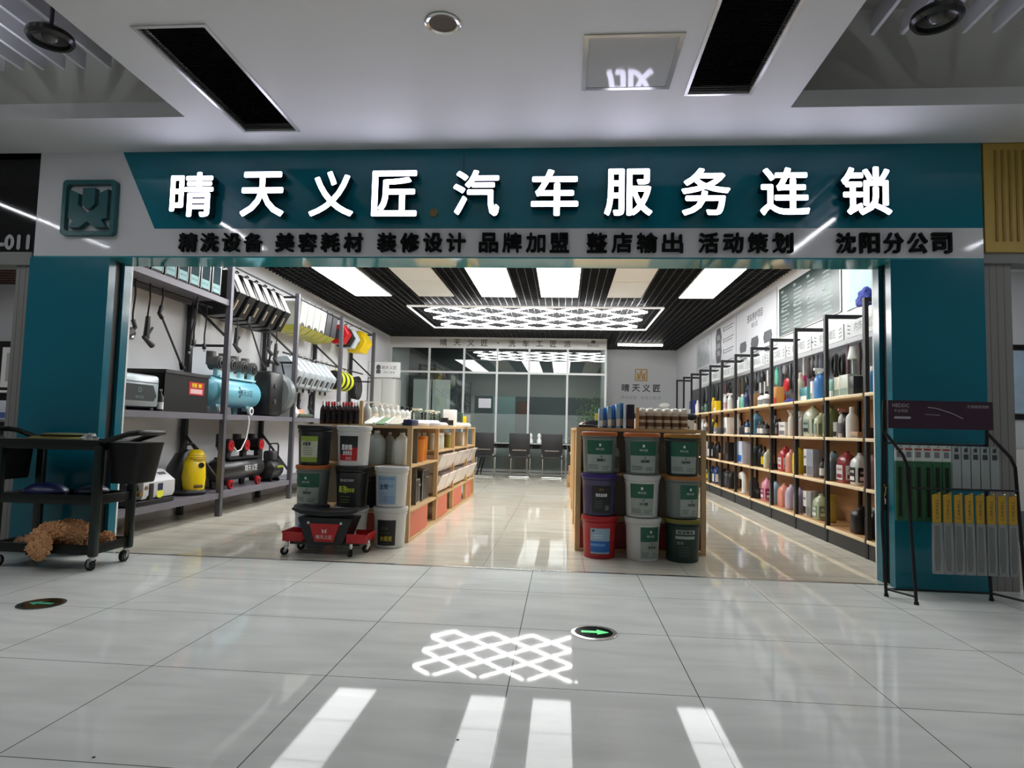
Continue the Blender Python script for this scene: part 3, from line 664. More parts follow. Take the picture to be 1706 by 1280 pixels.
def compressor(name, label, loc, tank, head, accent, L, r, nh, txt, txtm, heads_face, hb=.0):
    t = thing(name, label, 'air compressor', loc)
    zc = r+.09
    MB().lathe([(r*.35, -L/2-.05), (r*.75, -L/2-.02), (r, -L/2+.05), (r, L/2-.05), (r*.75, L/2+.02), (r*.35, L/2+.05)], 28, (0, 0, zc), 'y').build('tank', tank, t)
    mb = MB()
    v = txt
    if v:
        # writing laid round the flank of the tank
        V, F, w_, h_ = glyphs(v); s_ = .085
        o = []
        for x, y in V:
            a = .05+y*s_/r; o.append(((r+.002)*math.cos(a), .12+x*s_, zc+(r+.002)*math.sin(a)))
        mb.add(o, F)
        if nh == 4:
            for k, (dx, dz) in enumerate(((-.16, .05), (-.13, 0), (-.19, 0), (-.16, -.05))):
                a = dz/r+.05; mb.add([((r+.002)*math.cos(a+sa), .12+dx+sy, zc+(r+.002)*math.sin(a+sa)) for sa, sy in ((-.15, 0), (0, .02), (.15, 0), (0, -.02))], [(0, 1, 2, 3)])
        mb.build('lettering', txtm, t)
    # bracket plate and motor body with pump heads
    MB().box(-.08, .12, -L*.38, L*.42, zc+r-.012, zc+r+.012).build('saddle', accent, t)
    for k in range(nh):
        y = -L*.36+k*L*.74/(nh-1)
        hd = MB().cyl((-.02, y, zc+r+.16), (.115, y, zc+r+.16), .085, 16).cyl((-.02, y, zc+r+.14), (-.02, y, zc+r+.3), .055, 12)
        hd = hd.build('pump_head', head, t)
        mb = MB().lathe([(.068, 0), (.066, .012), (.045, .014), (.043, .006), (.02, .006), (.018, .02), (.0001, .021)], 18, (.116, y, zc+r+.16), 'x')
        mb.build('fan_cover', heads_face, hd)
        MB().bx((.07, y, zc+r+.05), (.06, .1, .1), .01).build('foot_block', accent, hd)
    for yy in (-L*.33, L*.33):
        wl = MB().cyl((.10, yy, .055), (.135, yy, .055), .055, 16).build('wheel', M_RED if nh == 3 else M_WHITE, t)
        MB().cyl((.135, yy, .055), (.14, yy, .055), .03, 12).build('hub', M_DGREY if nh == 4 else M_BLACK, wl)
        MB().prism([(yy-.04, .05), (yy+.04, .05), (yy+.07, zc-r+.03), (yy-.07, zc-r+.03)], .02, .09, 'x').build('leg', accent, t)
        MB().prism([(yy-.04, .0), (yy+.04, .0), (yy+.07, zc-r+.03), (yy-.07, zc-r+.03)], -.12, -.09, 'x').build('leg', accent, t)
    return t
m_aq = mat('tank_aqua', '#6fb4c8', .3); m_hd = mat('cast_alloy', '#6a6a68', .4, .5)
compressor('air_compressor', 'light blue air compressor with four alloy pump heads on the middle shelf', (-4.205, 7.78, ZM), m_aq, m_hd, mat('tank_pale', '#9fd0da', .4), 1.12, .18, 4, '晴天义匠', mat('navy_print', '#123240', .5), M_BLACK)
# big grey drum with black body
t = thing('wheel_balancer', 'tall black machine with an upright grey disc on the middle shelf', 'machine', (-4.18, 8.78, ZM))
MB().box(-.22, .2, -.30, .12, .0, .62, .06).build('body', mat('machine_black', '#161618', .35), t)
MB().lathe([(.27, .12), (.31, .15), (.31, .27), (.26, .31), (.1, .32)], 30, (0, 0, .33), 'y').build('disc', mat('disc_grey', '#6b7272', .35), t)
MB().cyl((.0, .2, .62), (.0, .2, .80), .03, 10).cyl((0, -.02, .78), (0, .34, .78), .025, 10).build('top_arm', M_DGREY, t)
MB().tube([(0, .0, .78), (.02, -.04, .7), (.05, -.05, .86)], .014, 6).tube([(.05, .33, .78), (.08, .36, .62), (.05, .35, .5)], .012, 6).build('lever', M_BLACK, t)
for k in range(2): MB().cyl((.19, -.18, .2+.22*k), (.215, -.18, .2+.22*k), .035, 14).build('knob', M_DGREY, t)
# odd bits on the middle shelf of the third bay
t = thing('green_hose_tool', 'flat green and orange tool lying on the middle shelf past the grey disc', 'tool', (-4.1, 9.78, ZM))
MB().box(-.1, .1, -.22, .3, 0, .06, .02).build('body', mat('olive', '#48523c', .5), t); MB().prism([(-.02, .05), (.03, .05), (.03, .12), (0, .13)], -.2, .1).build('wedge', mat('peach', '#e0a98a', .5), t)
t = thing('white_drum_stand', 'low white slanted panel just past the second tall post on the middle shelf', 'panel', (-4.12, 9.36, ZM))
MB().prism([(-.16, 0), (.12, 0), (.16, .06), (.02, .34), (-.05, .34)], -.06, .06).build('panel', M_WHITE, t); MB().bx((.02, -.065, .2), (.06, .01, .12)).build('black_trim', M_BLACK, t)
# --- lower shelf
t = thing('pressure_washer', 'white boxy pressure washer with a yellow round sticker on the lowest shelf', 'pressure washer', (-4.19, 6.08, ZL))
m_pw = mat('washer_white', '#cfcfd0', .35)
MB().prism([(-.2, .06), (.18, .06), (.2, .10), (.2, .22), (.06, .325), (-.2, .325)], -.16, .34).build('hood', m_pw, t)
MB().box(-.2, .2, -.33, .345, .0, .05, .01).build('base', M_BLACK, t)
MB().box(-.19, .205, -.08, .0, .055, .21, .01).cyl((.08, -.3, .16), (.08, -.16, .16), .07, 14).build('pump', M_BLACK, t)
MB().cyl((.15, -.2, .12), (.21, -.2, .12), .025, 10).cyl((.15, -.12, .17), (.21, -.12, .17), .02, 10).build('brass_fitting', mat('brass', '#8a744a', .35, .6), t)
mb = MB()
for k in range(4): mb.lathe([(.013, 0), (.012, .006)], 10, (.135+.03*(k // 2), -.10+.05*(k % 2), .27-.02*(k // 2)))
mb.build('dial', M_BLACK, t)
MB().box(.2005, .203, .06, .14, .13, .2).build('display', mat('display_blue', '#2a3350', .2), t)
MB().add([(.2012, .10+.055*math.cos(2*PI*k/20), .10+.045*math.sin(2*PI*k/20)) for k in range(20)], [tuple(range(20))]).build('round_sticker', mat('sticker_lime', '#e2e23a', .5), t)
MB().add([(.13, .18, .276), (.13, .30, .276), (.10, .30, .299), (.10, .18, .299)], [(0, 1, 2, 3)]).build('top_label', M_DGREY, t)
t = thing('upright_washer', 'upright yellow and black pressure washer on the lowest shelf', 'pressure washer', (-4.2, 7.0, ZL), -.5)
MB().loft([(.0, .16, .17), (.03, .17, .19), (.06, .16, .18)], 20, 3).build('base', M_BLACK, t)
MB().loft([(.05, .13, .12, .03, .03), (.2, .14, .14, .03, .02), (.36, .12, .13, .02, .03), (.47, .08, .09, .0, .07), (.50, .05, .06, -.01, .08)], 20, 2.6).build('shell', mat('karch_yellow', '#e3c413', .3), t)
MB().loft([(.02, .12, .10, -.05, -.12), (.3, .12, .10, -.05, -.10), (.46, .08, .06, -.04, -.06), (.5, .04, .03, -.03, -.0)], 16, 2.6).build('rear_body', M_BLACK, t)
MB().tube([(-.04, -.08, .48), (-.04, -.05, .56), (-.02, .05, .56), (-.0, .1, .5)], .016, 8).build('handle', M_BLACK, t)
MB().cyl((.12, .06, .33), (.16, .06, .33), .03, 14).build('knob', M_BLACK, t); MB().bx((.165, .03, .10), (.02, .1, .035), .008).build('slot', mat('slot_brown', '#5a4510', .4), t)
mb = MB()
for k in range(4): mb.tube([(.02+.12*math.cos(a), .05+.12*math.sin(a), .38+.02*k) for a in (-.9, -.5, 0, .5, .9)], .006, 5)
mb.build('cooling_ribs', mat('rib_yellow', '#c2a30c', .4), t)
compressor('air_compressor', 'black air compressor with three red pump heads on the lowest shelf', (-4.19, 8.06, ZL), mat('tank_black', '#242326', .3), M_BLACK, M_BLACK, 1.08, .14, 3, '晴天义匠', M_INKW, M_RED)
t = thing('small_air_tank', 'small black air tank with lime writing behind the red-headed compressor', 'air compressor', (-4.14, 8.93, ZL))
MB().lathe([(.05, -.22), (.13, -.17), (.14, -.1), (.14, .12), (.1, .19), (.04, .21)], 22, (0, 0, .17), 'y').build('tank', M_BLACK, t)
V, F, w_, h_ = glyphs('mine'); mb = MB(); mb.add([((.142)*math.cos(.3+y*.07/.14), .02+x*.09, .17+.142*math.sin(.3+y*.07/.14)) for x, y in V], F); mb.build('lettering', mat('lime_print', '#b8cc2e', .4), t)
MB().tube([(.02, -.1, .28), (.02, -.1, .5), (.02, -.06, .53), (.02, .14, .53), (.02, .18, .5), (.02, .18, .25)], .012, 8).build('carry_handle', M_BLACK, t)
MB().bx((0, -.02, .36), (.16, .16, .14), .03).build('motor', M_DGREY, t); [MB().bx((0, q, .02), (.16, .03, .04)).build('foot', M_BLACK, t) for q in (-.12, .12)]
t = thing('air_hose', 'white looped air hose hanging from the middle shelf below the blue compressor', 'hose', (-3.935, 7.8, 1.12))
MB().tube([(0, 0, .05), (.012, .0, 0), (.012, 0, -.05), (.01, -.04, -.22), (0, -.14, -.36), (0, -.24, -.38), (0, -.31, -.33)], .008, 6).build('loop', M_WHITE, t)
# lightbox sign and cabinet past the racks
t = thing('lightbox_sign', 'white box sign with dark logo jutting out past the end of the rack', 'sign', (-4.08, 14.5, 2.36))
MB().box(-.41, .32, -.06, .06, -.17, .19, .01).build('box', mat('lightbox_white', '#e0e2e2', .4), t)
mb = MB().text('晴天义匠', (.08, -.061, .06), .09, '-y').text('洗车工匠派', (.08, -.061, -.05), .055, '-y')
for a in (0, 1): mb.prism([(-.22, -.08+.1*a), (-.12, -.08+.1*a), (-.12, -.0+.1*a), (-.17, .03+.1*a), (-.22, .0+.1*a)], -.0625, -.0605)
mb.build('lettering', mat('sign_ink', '#4a4d50', .5), t)
t = thing('white_cabinet', 'tall white two-door cabinet under the box sign', 'cabinet', (-4.13, 14.62, 0))
MB().box(-.35, .3, -.17, .3, 0, 2.17, .006).build('body', mat('cab_white', '#b9bab4', .45), t)
for a, b in ((-.34, -.03), (-.02, .29)): MB().box(a, b, -.19, -.171, .05, 2.14, .004).build('door', mat('cab_door', '#c3c4be', .4), t)
# ================================================================ BUCKETS
def band(r0, r1, h): return lambda z: r0+(r1-r0)*z/h
def bucket(label, loc, body, lid, marks, rz=0, h=.362, r=.148, ribs=True, bail=0, grp=None):
    t = thing('paint_bucket', label, 'bucket', loc, rz, grp)
    r0 = r*.90; f = band(r0, r, h)
    hb = h-.012
    pr = [(r0-.006, 0), (r0, .006)]+[(f(.006+(hb*.80)*k/4), .006+(hb*.80)*k/4) for k in range(1, 5)]
    if ribs: pr += [(f(.82*h)+.006, .825*h), (f(.84*h)+.006, .845*h), (f(.86*h), .86*h), (f(.89*h)+.006, .885*h), (f(.91*h)+.006, .905*h)]
    pr += [(f(.92*h), .925*h)]
    MB().lathe(pr, 36).build('body', body, t)
    MB().lathe([(r-.001, h*.90), (r+.010, h*.905), (r+.012, h*.96), (r+.008, h-.002), (r-.002, h), (r-.008, h-.008), (.001, h-.008)], 36, cap=False).build('lid', lid, t)
    b = MB(); a = -1 if bail else 1
    pts = [((r+.012)*math.cos(q)*1.0, a*(-.0-(r+.012)*math.sin(q)*1.0), .80*h-.11*math.sin(q)) for q in [PI*k/14 for k in range(15)]]
    b.tube([(x, y if bail else abs(y)*1.0, z) for x, y, z in pts], .0028, 5)
    b.build('wire_handle', M_STEEL, t)
    for i, mk in enumerate(marks):
        m = MB(); ms = []
        for e in mk:
            if e[0] == 'p': _, a0, a1, z0, z1, mm = e
            else: mm = e[-1]
            if mm not in ms: ms.append(mm)
            m.mi(ms.index(mm))
            lv = .0011+.0004*mk.index(e)
            if e[0] == 'p': m.arc(f, z0*h, z1*h, a0, a1, 10, lv)
            else:
                _, tx, a0, z, sz, wd, bo, _m = e; m.wrap(tx, lambda q, lv=lv: f(q)+lv-.0018, z*h, sz, a0, wd, bo)
        m.build('printed_label', ms, t)
    return t
c_bg = mat('label_green', '#1f5a45', .45); c_pale = mat('label_pale', '#9aa39c', .5); c_clear = mat('bucket_frost', '#6c7470', .4); c_org = mat('lid_orange', '#b3602b', .4); c_wht = mat('bucket_white', '#c9c9c6', .35)
c_blk = mat('bucket_black', '#131316', .35); c_pur = mat('bucket_purple', '#341f6e', .35); c_red = mat('bucket_red', '#a5171f', .35); c_grn = mat('bucket_deep_green', '#0f2c24', .4); c_lime = mat('label_lime', '#8fa838', .5); c_cream = mat('label_cream', '#c3c7b0', .55)
c_sky = mat('label_sky', '#8fa9bd', .5); c_blue = mat('label_blue', '#1f63ad', .45); c_dk = mat('label_ink', '#17191a', .45); c_amb = mat('lid_amber', '#a1701f', .4); c_olv = mat('lid_olive', '#6f6a25', .45); c_navy = mat('lid_navy', '#1c1c4a', .4); c_ylw = mat('print_yellow', '#c9d838', .5); c_grey = mat('print_grey', '#5c6663', .6)
W = M_INKW; K = M_INKK
def lines(a0, a1, zs, m, hh=.014): return [('p', a0, a1*(.75+.25*((k*7) % 3)/2)+a0*(0), z, z+hh, m) for k, z in enumerate(zs)]
def brand_label(a=0, lo=.06, top=.84, name='洗车液', wd=.85):
    return [[('p', a-wd, a+wd, lo, lo+.40, c_pale), ('p', a-wd, a+wd, lo+.40, top, c_bg), ('t', '晴天义匠', a, lo+.53, .02, .07, 0, W), ('p', a-.06, a+.06, lo+.60, lo+.66, W), ('t', name, a+.1, lo+.27, .026, .075, .0006, K), ('t', 'E', a+.1, lo+.35, .024, None, .0006, K)]+lines(a-wd+.1, a-.1, (lo+.06, lo+.1, lo+.14), c_grey)+lines(a+.15, a+wd-.1, (lo+.06, lo+.11), c_grey)]
YK = 5.78; H3 = .3625
# left stacks: A (by the rack), B, C (by the wooden island)
sA, sB, sC = (-2.27, YK), (-1.905, YK+.01), (-1.56, YK+.08)
bucket('dark purple-lidded white bucket, lowest of the stack behind the rolling seat', (*sA, 0), mat('bucket_milk', '#aeb4c0', .4), c_navy, [[('p', -.5, .6, .1, .8, c_sky), ('p', -.5, .6, .2, .55, c_blue), ('t', '泡沫', .1, .62, .04, .1, .001, W)]])
bucket('frosted bucket with orange lid and green label, middle of the stack by the rack', (*sA, H3), c_clear, c_org, brand_label(-.1, name='轮毂清洗剂'))
bucket('black bucket with lime-banded label, topmost of the stack by the rack', (*sA, 2*H3), c_blk, c_blk, [[('p', -.62, .55, .08, .72, c_cream), ('p', -.62, .55, .60, .72, c_lime), ('p', -.62, .55, .08, .2, c_lime), ('t', '水垢净', -.15, .53, .04, .08, .001, K)]+lines(-.4, .3, (.26, .31, .36, .42), c_grey, .012)])
bucket('white bucket hidden behind the red-fronted rolling seat', (*sB, 0), c_wht, c_wht, [[('p', -.5, .5, .12, .72, c_pale), ('t', '洗车液', 0, .5, .04, .1, .001, K)]])
bucket('black bucket with yellow-green writing, middle of the stack behind the rolling seat', (*sB, H3), c_blk, c_blk, [[('p', -.7, .6, .06, .74, c_dk), ('t', '高泡', -.32, .44, .066, .085, .0018, c_ylw), ('t', '洗车液', .22, .42, .04, .065, .001, c_ylw), ('t', '晴天义匠汽车养护', -.05, .66, .026, .13, 0, W)]+lines(-.5, .2, (.12, .18, .26), c_lime, .01)])
bucket('white bucket with black and red label, topmost behind the rolling seat', (*sB, 2*H3), c_wht, c_wht, [[('p', -.72, .55, .14, .75, c_dk), ('p', -.72, .55, .14, .30, M_RED), ('p', -.1, .55, .30, .46, M_RED), ('t', '黑玻璃', -.15, .47, .055, .10, .0018, W), ('t', '沥青清洁', -.1, .33, .04, .085, .001, W), ('t', '去污王', .0, .2, .03, .055, 0, W)]])
bucket('white bucket with black and yellow label, lower of the stack against the wooden island', (*sC, 0), c_wht, c_wht, [[('p', -.62, .62, .08, .70, c_dk), ('t', '水蜡液', .0, .25, .05, .11, .0016, mat('print_gold', '#b5a438', .5)), ('t', '洗车', -.1, .5, .034, .07, 0, c_grey)]+lines(-.4, .3, (.12, .38), c_grey, .01)])
bucket('white bucket with pale blue label, upper of the stack against the wooden island', (*sC, H3), c_wht, c_wht, [[('p', -.72, .55, .08, .78, c_sky), ('p', -.2, .55, .1, .3, mat('label_mist', '#7f97b6', .5)), ('t', '全效', -.25, .52, .052, .085, .0016, mat('print_navy', '#1c2f4e', .5)), ('t', '洗车液', .22, .53, .024, .045, 0, c_blue), ('t', '晴天义匠汽车养护', -.1, .71, .026, .15, 0, c_blue)]+lines(-.5, -.0, (.16, .22, .28, .34), c_grey, .01)])
# right stacks of three, in front of the second island
X3 = (.322, .692, 1.045); Yr = 5.78
bucket('red bucket with a blue wave label, lowest of the stack at the aisle', (X3[0]+.012, Yr, 0), c_red, c_red, [[('p', -.62, .62, .12, .72, c_sky), ('p', -.62, .62, .16, .42, c_blue), ('p', -.62, .3, .30, .36, mat('label_azure', '#5a93c9', .5)), ('p', -.5, -.35, .64, .68, c_dk)]+lines(-.4, .2, (.5, .55), W, .01)])
bucket('purple bucket with a black label, middle of the stack at the aisle', (X3[0]+.004, Yr, H3), mat('bucket_slate', '#3b3655', .4), c_pur, [[('p', -.5, .72, .08, .72, c_dk), ('t', '预洗泡沫液', .1, .5, .03, .10, .001, W), ('t', '晴天', .1, .63, .024, .04, 0, c_amb)]+lines(-.3, .2, (.2, .25, .3, .35), c_grey, .012)+[('p', .35, .6, .14, .26, c_grey)]])
bucket('frosted bucket with rusty lid and green label, topmost of the stack at the aisle', (X3[0], Yr, 2*H3), c_clear, c_org, brand_label(0, name='玻璃水'))
bucket('plain white bucket with green label turned aside, lowest of the middle stack', (X3[1]+.012, Yr-.04, 0), c_wht, c_wht, brand_label(.38, name='洗车液', wd=.62), bail=1)
bucket('ribbed white bucket with green and pale label, midmost of the nine', (X3[1]+.004, Yr-.02, H3), c_wht, c_wht, brand_label(-.1, name='水蜡', wd=.75), bail=1)
bucket('frosted bucket with rusty lid and green label, topmost of the middle stack', (X3[1], Yr-.02, 2*H3), c_clear, c_org, brand_label(0, name='虫胶去除剂'))
bucket('deep green bucket with olive lid, lowest of the stack nearest the bottle shelves', (X3[2]+.0, Yr-.03, 0), c_grn, c_olv, [[('p', -.6, .6, .55, .62, c_pale), ('p', -.55, .6, .66, .76, c_pale), ('t', '柏油清洁', 0, .71, .028, .13, .001, c_grn), ('t', '洗车', -.3, .46, .03, .06, 0, c_pale)]+lines(-.4, .3, (.15, .2, .25, .3, .36), c_grey, .01)], bail=1)
bucket('frosted tan-lidded bucket, middle of the stack nearest the bottle shelves', (X3[2], Yr, H3), c_clear, mat('lid_tan', '#a06a34', .4), brand_label(.35, name='内饰清洁', wd=.62))
bucket('dark frosted bucket with amber lid, topmost of the stack nearest the bottle shelves', (X3[2], Yr, 2*H3), mat('bucket_smoke', '#26332e', .4), c_amb, brand_label(-.05, name='轮胎光亮剂'), bail=1)

# ================================================================ ROLLING SEAT
t = thing('rolling_seat', 'black rolling mechanic seat with red front plate and trays before the buckets', 'rolling stool', (-1.975, 5.46, 0))
MB().prism([(-.285, .375), (-.21, .342), (0, .325), (.21, .342), (.285, .375), (.28, .392), (.2, .372), (0, .362), (-.2, .372), (-.28, .392)], -.15, .13).build('seat_pad', mat('vinyl_black', '#17171c', .45), t)
MB().prism([(-.15, .09), (.15, .09), (.235, .31), (-.235, .31)], -.135, .115).build('frame', mat('seat_frame', '#131416', .35), t)
mb = MB().add([(-.125, -.137, .26), (.125, -.137, .26), (.075, -.137, .12), (-.075, -.137, .12)], [(0, 3, 2, 1)])
mb.M = None; mb2 = MB().prism([(-.13, .265), (.13, .265), (.08, .115), (-.08, .115)], -.143, -.136).build('front_plate', M_RED, t)
mb = MB().text('晴天义匠', (0, -.1432, .155), .036, '-y', bold=.0006)
for sx in (1, -1): mb.prism([(sx*.003, .19), (sx*.018, .185), (sx*.022, .225), (sx*.008, .21), (sx*.003, .22)], -.1445, -.1432)
mb.build('lettering', mat('seat_print', '#d8b8b0', .5), mb2)
for s in (1, -1):
    tr = MB()
    tr.prism([(s*.19, .11), (s*.33, .11), (s*.375, .19), (s*.365, .19), (s*.325, .122), (s*.19, .122)], -.13, .12)
    tr.box(*(sorted((s*.19, s*.36))), -.137, -.13, .11, .185).box(*(sorted((s*.19, s*.36))), .12, .127, .11, .185)
    tr.build('tool_tray', M_RED, t)
    MB().box(*(sorted((s*.13, s*.30))), -.12, .12, .085, .108).build('arm', M_BLACK, t)
for x, y, a in ((-.31, -.15, .5), (.24, -.16, -.9), (-.27, .10, .2), (.31, .09, .9)):
    ca = MB().cyl((x, y, .07), (x, y, .10), .012, 8).prism([(-.022, .02), (.012, .075), (.03, .07), (.006, .02)], -.014, .014)
    ca = MB().cyl((0, 0, .07), (0, 0, .11), .014, 8).prism([(-.03, .03), (-.02, .075), (.018, .075), (-.012, .03)], -.019, -.014).prism([(-.03, .03), (-.02, .075), (.018, .075), (-.012, .03)], .014, .019).build('caster', M_STEEL, t, (x, y, 0), a)
    w_ = MB().cyl((-.02, -.012, .033), (-.02, .012, .033), .033, 16).build('wheel', M_RUB, ca)
    MB().cyl((-.02, -.014, .033), (-.02, .014, .033), .014, 10).build('hub', M_GREY, w_)
for x in (-.14, .14): MB().lathe([(.012, 0), (.010, .005)], 10, (x, -.141, .27), 'y').build('bolt', M_STEEL, t)

# ================================================================ WOODEN ISLANDS
X0, X1, Y0, Y1 = -2.45, -1.43, 6.05, 10.5
isl = thing('display_island', 'long wooden display island with salmon drawers left of the aisle', 'display island', (X0, Y0, 0))
yb = [0, 1.33, 2.43, 3.6, 4.45]; WX = X1-X0
def ip(mb, n, m=M_WOOD): return mb.build(n, m, isl)
ip(MB().box(0, WX, 0, 4.45, 1.075, 1.10), 'top'); ip(MB().box(0, WX, 0, 4.45, .0, .03), 'base_board'); ip(MB().box(0, WX, 0.02, 4.43, .275, .297), 'lower_deck')
for y in yb:
    a = min(max(y-.02, 0), 4.41)
    ip(MB().box(WX-.045, WX, a, a+.04, .03, 1.075), 'upright'); ip(MB().box(0, .045, a, a+.04, .03, 1.075), 'upright')
ip(MB().box(WX/2-.01, WX/2+.01, .47, 4.41, .30, 1.075), 'centre_panel')
ip(MB().box(WX-.5, WX-.002, .04, 1.31, .70, .72), 'shelf'); ip(MB().box(.05, WX-.51, .004, .5, .70, .72), 'shelf')
ip(MB().box(WX-.5, WX-.002, 1.35, 3.58, .80, .82), 'shelf')
ip(MB().box(.045, WX-.045, .45, .465, .30, 1.07), 'back_panel', mat('panel_gap_shade', '#6f695e', .5))  # wood panel darkened: shade of the gaps between buckets put into its colour
m_sal = mat('salmon_board', '#c9684c', .5)
for k in range(4):
    a, b = yb[k]+.03, yb[k+1]-.03; w_ = (b-a)*.66
    dr = MB().box(WX-.03, WX-.008, a, a+w_, .035, .27).build('drawer', m_sal, isl)
    MB().box(WX-.4, WX-.38, a+w_, b, .03, .27).build('back_panel', M_DGREY, isl)
ip(MB().box(.04, WX-.045, .006, .02, .035, .27), 'front_drawer', m_sal)
# upstand board on the top near the front
ip(MB().box(.49, .52, .03, .06, 1.10, 1.33), 'upstand')
def on_isl(o): return o

def jug(label, loc, col, h=.30, hw=.085, hd=.06, capc=None, lab=None, rz=0, name='jug', labtext=None, grp=None, hi=None, cat='jug'):
    """moulded canister: shouldered body, grip bridge, cap, optional label sheet"""
    t = thing(name, label, cat, loc, rz, grp)
    MB().loft([(0, hw*.93, hd*.93), (.01, hw, hd), (h*.62, hw, hd), (h*.74, hw*.93, hd*.93), (h*.84, hw*.66, hd*.7), (h*.90, hw*.36, hd*.45), (h*.93, hw*.30, hd*.4)], 20, 3.4).build('body', col, t)
    MB().cyl((0, 0, h*.925), (0, 0, h), hw*.32, 14).build('cap', capc or col, t)
    MB().tube([(0, hd*.15, h*.91), (0, hd*.75, h*.88), (0, hd*1.0, h*.76), (0, hd*1.02, h*.62)], .011, 8).build('handle', col, t)
    if lab:
        mb = MB().box(-hw*.78, hw*.78, -hd-.0015, -hd+.002, h*.10, h*.55)
        mb.box(-hw-.0015, -hw+.002, -hd*.6, hd*.6, h*.10, h*.55)
        ms = [lab]
        if labtext:
            ms.append(labtext[1]); mb.mi(1).text(labtext[0], (0, -hd-.0016, h*.40), .03, '-y', width=hw*1.1, bold=.0008).box(-hw*.6, hw*.6, -hd-.002, -hd, h*.15, h*.27)
            mb.text(labtext[0], (-hw-.0016, 0, h*.42), .03, '-x', width=hd*.9, bold=.0008); mb.box(-hw-.002, -hw, -hd*.5, hd*.5, h*.15, h*.27)
        mb.build('label_sheet', ms, t)
    return t
def bottle(label, loc, col, h=.2, r=.033, capc=M_WHITE, lab=None, kind='cap', name='bottle', grp=None, rz=0, cat='bottle'):
    t = thing(name, label, cat, loc, rz, grp)
    MB().lathe([(r*.9, 0), (r, .006), (r, h*.60), (r*.86, h*.70), (r*.42, h*.80), (r*.38, h*.84)], 18).build('body', col, t)
    if lab: MB().lathe([(r+.0008, h*.14), (r+.0008, h*.5)], 18, cap=False).build('label_sheet', lab, t)
    if kind == 'cap': MB().lathe([(r*.44, h*.83), (r*.42, h*.98), (r*.3, h)], 14).build('cap', capc, t)
    elif kind == 'pump':
        MB().lathe([(r*.5, h*.83), (r*.5, h*.90)], 12).cyl((0, 0, h*.9), (0, 0, h), r*.14, 8).tube([(0, 0, h*.98), (-r*.5, 0, h), (-r*1.2, 0, h*.965)], r*.15, 6).build('pump', capc, t)
    elif kind == 'spray':
        hd = MB().lathe([(r*.5, h*.83), (r*.45, h*.88)], 12).prism([(-r*1.1, h*.93), (-r*1.1, h), (r*.9, h*.985), (r*.8, h*.9), (r*.25, h*.87), (-r*.25, h*.87)], -r*.35, r*.35).build('spray_head', capc, t)
        MB().tube([(-r*.55, 0, h*.93), (-r*.8, 0, h*.85), (-r*.55, 0, h*.79)], r*.12, 6).build('trigger', capc, hd)
    return t
def carton(label, loc, sz, col, mk=None, name='carton', grp=None, rz=0, cat='box', text=None, side='-x'):
    t = thing(name, label, cat, loc, rz, grp); a, b, c = sz
    MB().box(-a/2, a/2, -b/2, b/2, 0, c, .003).build('carton', col, t)
    mb = MB(); mm = mk or M_INKK
    mb.box(-a/2-.001, -a/2+.002, -b*.42, b*.42, c*.08, c*.38) if side == '-x' else mb.box(-a*.42, a*.42, -b/2-.001, -b/2+.002, c*.08, c*.38)
    if text: mb.text(text, (-a/2, 0, c*.7) if side == '-x' else (0, -b/2, c*.7), .03, side, width=(b if side == '-x' else a)*.7, bold=.0008, lift=.0012)
    mb.build('print', mm, t)
    return t
# things in the island's cubbies
m_cl = mat('jug_clear', '#a9b3ae', .25, trans=0); m_milk = mat('jug_milk', '#dcdfd8', .3)
for i, x in enumerate((-1.97, -1.80)): jug('pale green canister with dark mark, %s from the upstand board on the island shelf' % NTH[i], (x, 6.16, .721), m_cl, .325, .082, .075, M_WHITE, None, grp='pale canisters on the island')
MB_ = None
jug('white canister at the island corner beside the wooden post', (-1.56, 6.20, .721), m_milk, .31, .075, .10, M_WHITE)
jug('second pale canister behind the white one at the island corner', (-1.72, 6.33, .721), m_cl, .31, .05, .07, M_WHITE)
t = thing('orange_tub', 'tall orange plastic tub on the island shelf behind the corner canisters', 'tub', (-1.58, 6.80, .721))
m_tub = mat('tub_orange', '#d0791c', .35)
MB().lathe([(.10, 0), (.105, .01), (.115, .22), (.122, .225), (.122, .24), (.112, .24), (.11, .22), (.098, .012), (.001, .012)], 28, cap=False).build('tub', m_tub, t)
o = MB().lathe([(.075, 0), (.085, .26), (.09, .265), (.08, .265)], 24).build('orange_cup', m_tub, None, (-1.58, 7.08, .721)); tag(o, 'tall orange cup behind the orange tub on the island shelf', 'cup')
def flight_case(label, loc, sx, sy, sz):
    t = thing('tool_case', label, 'tool case', loc)
    MB().box(-sx/2, sx/2, -sy/2, sy/2, .0, sz, .01).build('shell', mat('case_black', '#1e1f21', .45), t)
    mb = MB()
    for y in (-sy/2, sy/2):
        for z in (0, sz-.012): mb.box(-sx/2-.002, sx/2+.003, y-.008, y+.008, z, z+.012)
        mb.box(sx/2-.008, sx/2+.003, y-.008, y+.008, 0, sz)
    mb.box(sx/2-.008, sx/2+.003, -sy/2, sy/2, 0, .012).box(sx/2-.008, sx/2+.003, -sy/2, sy/2, sz-.012, sz)
    mb.build('metal_edge', M_STEEL, t); MB().tube([(sx/2, -.05, sz*.75), (sx/2+.02, -.05, sz*.75), (sx/2+.02, .05, sz*.75), (sx/2, .05, sz*.75)], .006, 6).build('handle', M_GREY, t)
flight_case('black metal-edged tool case in the first cubby of the island', (-1.70, 7.0, .299), .42, .30, .33)
flight_case('second smaller black tool case in front in the island cubby', (-1.69, 6.68, .299), .38, .16, .25)
bottle('small white printed bottle at the island corner beside the tool cases', (-1.50, 6.22, .298), M_WHITE, .17, .04, M_WHITE, M_GREY)
carton('black storage box deep in the island corner cubby', (-1.75, 6.28, .298), (.3, .2, .3), M_BLACK, M_DGREY)
